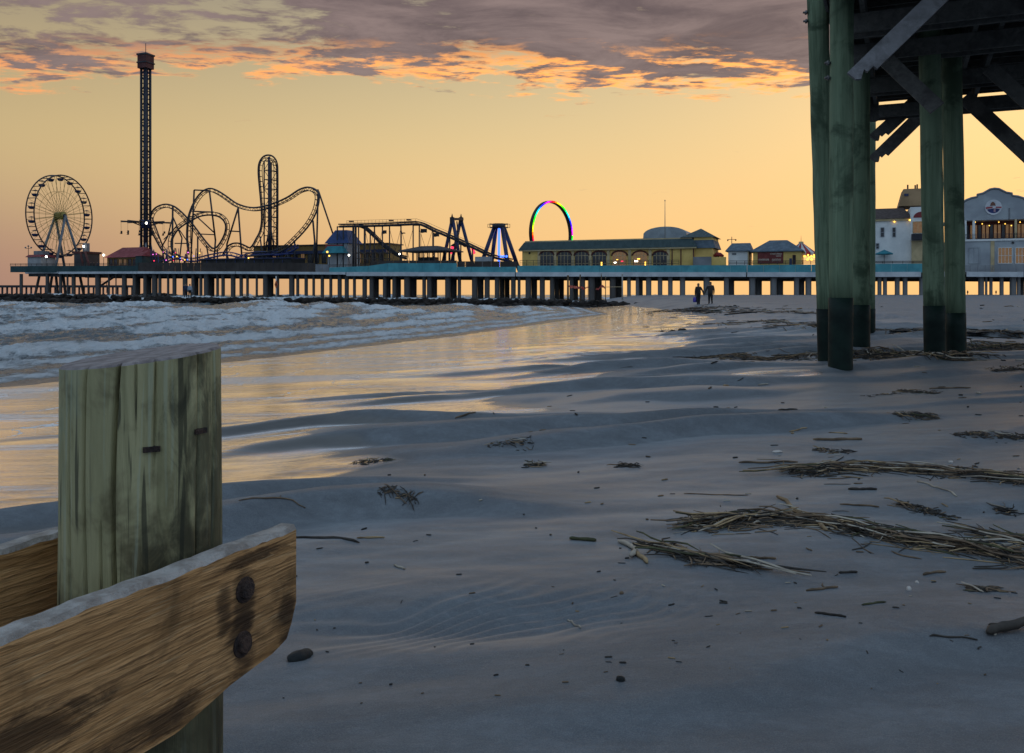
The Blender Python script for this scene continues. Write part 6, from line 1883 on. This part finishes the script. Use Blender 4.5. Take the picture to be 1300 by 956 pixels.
for (lab, pth, sp, n, h) in (('dark weed mound with a long tail, right middle of the sand', [(1138, 527), (1165, 527), (1192, 531)], .05, 130, .05), ('small weed heap on the sand below the centre', [(668, 590), (690, 591)], .018, 55, .05), ('small weed heap right of the centre one', [(784, 592), (812, 593)], .018, 45, .04),
                             ('flat weed patch beyond the round post', [(448, 588), (495, 584)], .016, 45, .03), ('straw pile at the right edge below the stilts', [(1262, 472), (1325, 466)], .10, 160, .12), ('weed streak at the far right edge below the straw pile', [(1212, 553), (1310, 556)], .05, 150, .04), ('weed twist right of the puddle stick line', [(1140, 496), (1190, 500)], .05, 90, .05),
                             ('weed streaks on the wet sand left of the stilts', [(838, 420), (866, 421)], .12, 120, .22), ('low weed strand beside the driest scarp', [(486, 636), (530, 637)], .016, 40, .012), ('weed bits near the thick brown stick', [(1032, 571), (1080, 575)], .03, 40, .03), ('small cross of weed near the right edge', [(1265, 648), (1285, 650)], .02, 30, .03),
                             ('dark weed scrap at the lower right', [(1228, 747), (1268, 750)], .012, 40, .012), ('flat dark weed strip over the upper reed line', [(1140, 640), (1215, 660)], .02, 90, .03), ('dark weed lump above the right end of the flat strip', [(1095, 503), (1180, 497)], .03, 40, .02), ('weed strand across the middle of the sand', [(620, 566), (676, 560)], .03, 40, .03)):
    wrack('seaweed_patch', lab, pth, sp, n, h, (.03, .13), (.002, .005), 14, 2, .9, mix=(.5, .25, .08, .04, .12, .01))

# single sticks and stems one can point at
def stick(name, label, px0, py0, px1, py1, wpx, mat, bend=.0, lift=0.0, cat='stick', fork=False):
    a, b_ = ground(px0, py0), ground(px1, py1)
    r = wpx * a.y / FPX / 2 * .74
    N_ = 11; pts = []; rq = random.Random(int(px0 * 7 + py0))
    d = b_ - a; nv_ = Vector((-d.y, d.x, 0))
    for k in range(N_):
        f = k / (N_ - 1); p = a.lerp(b_, f) + nv_ * (bend * math.sin(math.pi * f) + .02 * math.sin(f * 11) + rq.uniform(-.012, .012))
        pts.append(Vector((p.x, p.y, sz(p.x, p.y) + r * .75 + lift * f)))
    mb = MB(); mb.tube(pts, [r * rq.uniform(.66, 1.08) * (.6 if k in (0, N_ - 1) else 1) for k in range(N_)], 7)
    if fork: mb.tube([pts[6], pts[6] + nv_ * .10 + Vector((0, 0, r)), pts[8] + nv_ * .3 + Vector((0, 0, .5 * r))], [r * .7, r * .6, r * .3], 6)
    o = mb.build(name, M[mat]); tag(o, label, cat); return o
stick('driftwood_stick', 'thick straight brown stick on the sand right of centre', 1032, 559, 1094, 558.5, 5.5, 'reed_brown')
stick('driftwood_stick', 'thin crooked twig lying right of the round post', 303, 636, 388, 634, 3.0, 'reed_brown', .06, fork=True)
stick('driftwood_stick', 'dark twig just beyond the end of the front plank', 366, 684, 458, 689, 4.5, 'reed_dark', .03)
stick('driftwood_stick', 'short straw stem beside the dark twig near the plank', 453, 684, 488, 683, 4.0, 'reed_tan', .02)
stick('cut_reed', 'green and brown cut stem left of the reed clump', 723, 685, 757, 687.5, 7, 'reed_green', 0, cat='reed')
stick('cut_reed', 'thicker pale curved stem at the left end of the reed clump', 785, 689, 803, 709, 8.5, 'reed_pale', .12, .005, cat='reed')
stick('cut_reed', 'thinner pinkish stem beside the pale curved one', 803, 702, 822, 716, 8, 'reed_tan', .05, cat='reed')
stick('cut_reed', 'long straw stem leaning up out of the broad wrack line', 988, 632, 1052, 675, 7, 'reed_tan', .0, -.0, cat='reed')
stick('cut_reed', 'long thin pale stem sticking out below the upper reed line', 1165, 612, 1217, 631, 3.5, 'reed_pale', .02, cat='reed')
stick('driftwood_stick', 'short black stick between the two reed lines', 1077, 622, 1113, 622, 5, 'reed_dark')
stick('driftwood_stick', 'thin brown stick just below the short black one', 1066, 641, 1116, 644, 3.5, 'reed_brown')
stick('driftwood_stick', 'long dark stick left of the upper reed line', 938, 588, 1012, 587, 4, 'reed_brown', .02)
stick('driftwood_stick', 'very thin straight reed left of the broad wrack line', 868, 627, 950, 629, 2.2, 'reed_brown')
stick('driftwood_stick', 'short brown stick below the broad wrack line, left one', 1024, 751, 1063, 746, 5, 'reed_brown', 0, fork=True)
stick('driftwood_stick', 'short dark stick right below the broad wrack line', 1065, 728, 1088, 727, 4.5, 'reed_dark')
stick('driftwood_stick', 'twisted stick at the right below the broad wrack line', 1172, 731, 1200, 727, 5.5, 'reed_brown', .1)
stick('driftwood_stick', 'thin greenish stick lower right of the short brown one', 1094, 769, 1124, 765, 4, 'reed_green', .03)
stick('driftwood_stick', 'small dark stick at the bottom below the greenish one', 1034, 779, 1074, 784, 5, 'reed_dark', .04)
stick('driftwood_stick', 'long thin black stick near the lower right corner', 1180, 808, 1240, 812, 4, 'reed_dark', .02)
stick('driftwood_log', 'thick dark piece of driftwood cut by the right edge', 1254, 808, 1325, 798, 17, 'reed_dark', .03, .02, cat='driftwood')
stick('cut_reed', 'pale stub lying on the thick driftwood at the right edge', 1256, 801, 1264, 808, 9, 'reed_pale', 0, cat='reed')
stick('driftwood_stick', 'thin dark strip above the thick driftwood', 1255, 794, 1292, 792, 4, 'reed_dark', .04)
stick('cut_reed', 'small pale stub in the rippled hollow', 500, 718, 514, 723, 4.5, 'reed_pale', 0, cat='reed')
stick('cut_reed', 'pale splinter on the smooth sand below the ripples', 721, 788, 738, 798, 4, 'reed_pale', 0, cat='reed')
stick('driftwood_stick', 'brown stick under the pale letters end of the reed clump', 950, 709, 985, 710, 5, 'reed_brown')
o = [x for x in COL.objects if x.get('label', '').startswith('brown stick under')][0]; o['label'] = 'short brown stick right of the reed clump below the broad wrack'
stick('driftwood_stick', 'slim stick on the sand at the centre of the picture', 578, 532, 604, 528, 3.5, 'reed_brown')
stick('driftwood_stick', 'thin dark stick left of the thick straight brown one', 988, 521, 1012, 520, 3, 'reed_dark')
stick('driftwood_stick', 'slender reed above the thick straight brown stick', 1002, 543, 1024, 542, 2.6, 'reed_tan')
stick('driftwood_stick', 'short thin reed just above the right end of the thick stick', 1052, 549.5, 1076, 551, 2.4, 'reed_tan')
stick('driftwood_stick', 'long flat reed on the sand right of the stilts, below the straw', 1180, 494, 1232, 493, 3.2, 'reed_brown', .03)
# stones and shells
M['stone'] = pmat('mossy_dark_stone', (.030, .036, .036), (.014, .017, .018), .6, 60, .8, 160)
M['shell'] = pmat('pale_shell', (.62, .57, .52), (.45, .40, .36), .5, 40)
def stone(label, px, py, wpx, hpx, mat, name='stone', cat='stone'):
    g_ = ground(px, py); mp = g_.y / FPX
    bm = bmesh.new(); bmesh.ops.create_icosphere(bm, subdivisions=3, radius=1.0)
    for v in bm.verts:
        n = float(perlin(v.co.x * 1.7 + px, v.co.y * 1.7 + v.co.z, 6)) * .18 + float(perlin(v.co.x * 6 + px, v.co.y * 6 + v.co.z * 5, 7)) * .06
        v.co *= 1 + n
    me = bpy.data.meshes.new(name); bm.to_mesh(me); bm.free(); me.materials.append(M[mat])
    for f in me.polygons: f.use_smooth = True
    o = link(name, me, None, None, g_ + Vector((0, 0, hpx * mp * .15)), (0, 0, px), (wpx * mp / 2, wpx * mp * .35, hpx * mp * .45))
    tag(o, label, cat); return o
stone('rounded dark mossy stone near the end of the front plank', 381, 835, 34, 15, 'stone')
stone('dark mossy stone cut by the lower edge of the sand below centre', 788, 864, 12, 10, 'stone')
stone('dark rounded lump on the wet sand left of the stilts', 866, 420, 14, 9, 'rock')
stone('pale round shell below the broad wrack line', 1154, 749, 9, 8, 'shell', 'shell', 'shell')
stone('smaller pale shell above the pale round one', 1164, 740, 6, 5, 'shell', 'shell', 'shell')
stone('small brown pebble at the end of the rippled hollow', 789, 754, 6, 6, 'reed_brown', 'pebble', 'pebble')
stone('pale shell fragment at the left of the upper reed line', 987, 574, 14, 4, 'shell', 'shell', 'shell')
stone('white shell bit above the upper reed line', 1207, 587, 7, 4, 'shell', 'shell', 'shell')
# specks of weed, shell and pebble all over the sand
specs = []
for _ in range(420):
    py = 392 + (rw.random() ** 1.2) * 475; px = rw.uniform(300, 1330)
    if px < 300 + (650 - py) * 1.3 and py < 600: continue
    if rw.random() > .25 + .75 * (px - 300) / 1000: continue
    Yd = 1.02 * FPX / (py - PY0); Xd = (px - PX0) / FPX * Yd
    if float(edgeB(Yd)) > Xd - .2: continue
    sc_ = Yd / FPX
    specs.append((Xd, Yd, rw.gauss(.1, .6), sc_ * rw.uniform(2, 11) * (1 if py > 480 else 1.6), sc_ * rw.uniform(.5, 1.3) if py > 480 else sc_ * rw.uniform(.5, 1.0), 0, rw.choice((0, 0, 0, 1, 1, 2, 4, 5)), rw.uniform(-.5, .5)))
me = reeds_mesh(specs, 'beach_litter').mesh('beach_litter', fixn=False)
for m_ in RM: me.materials.append(m_)
tag(link('beach_litter', me), 'small scraps of reed, weed and shell strewn over the sand', 'litter', kind='stuff')
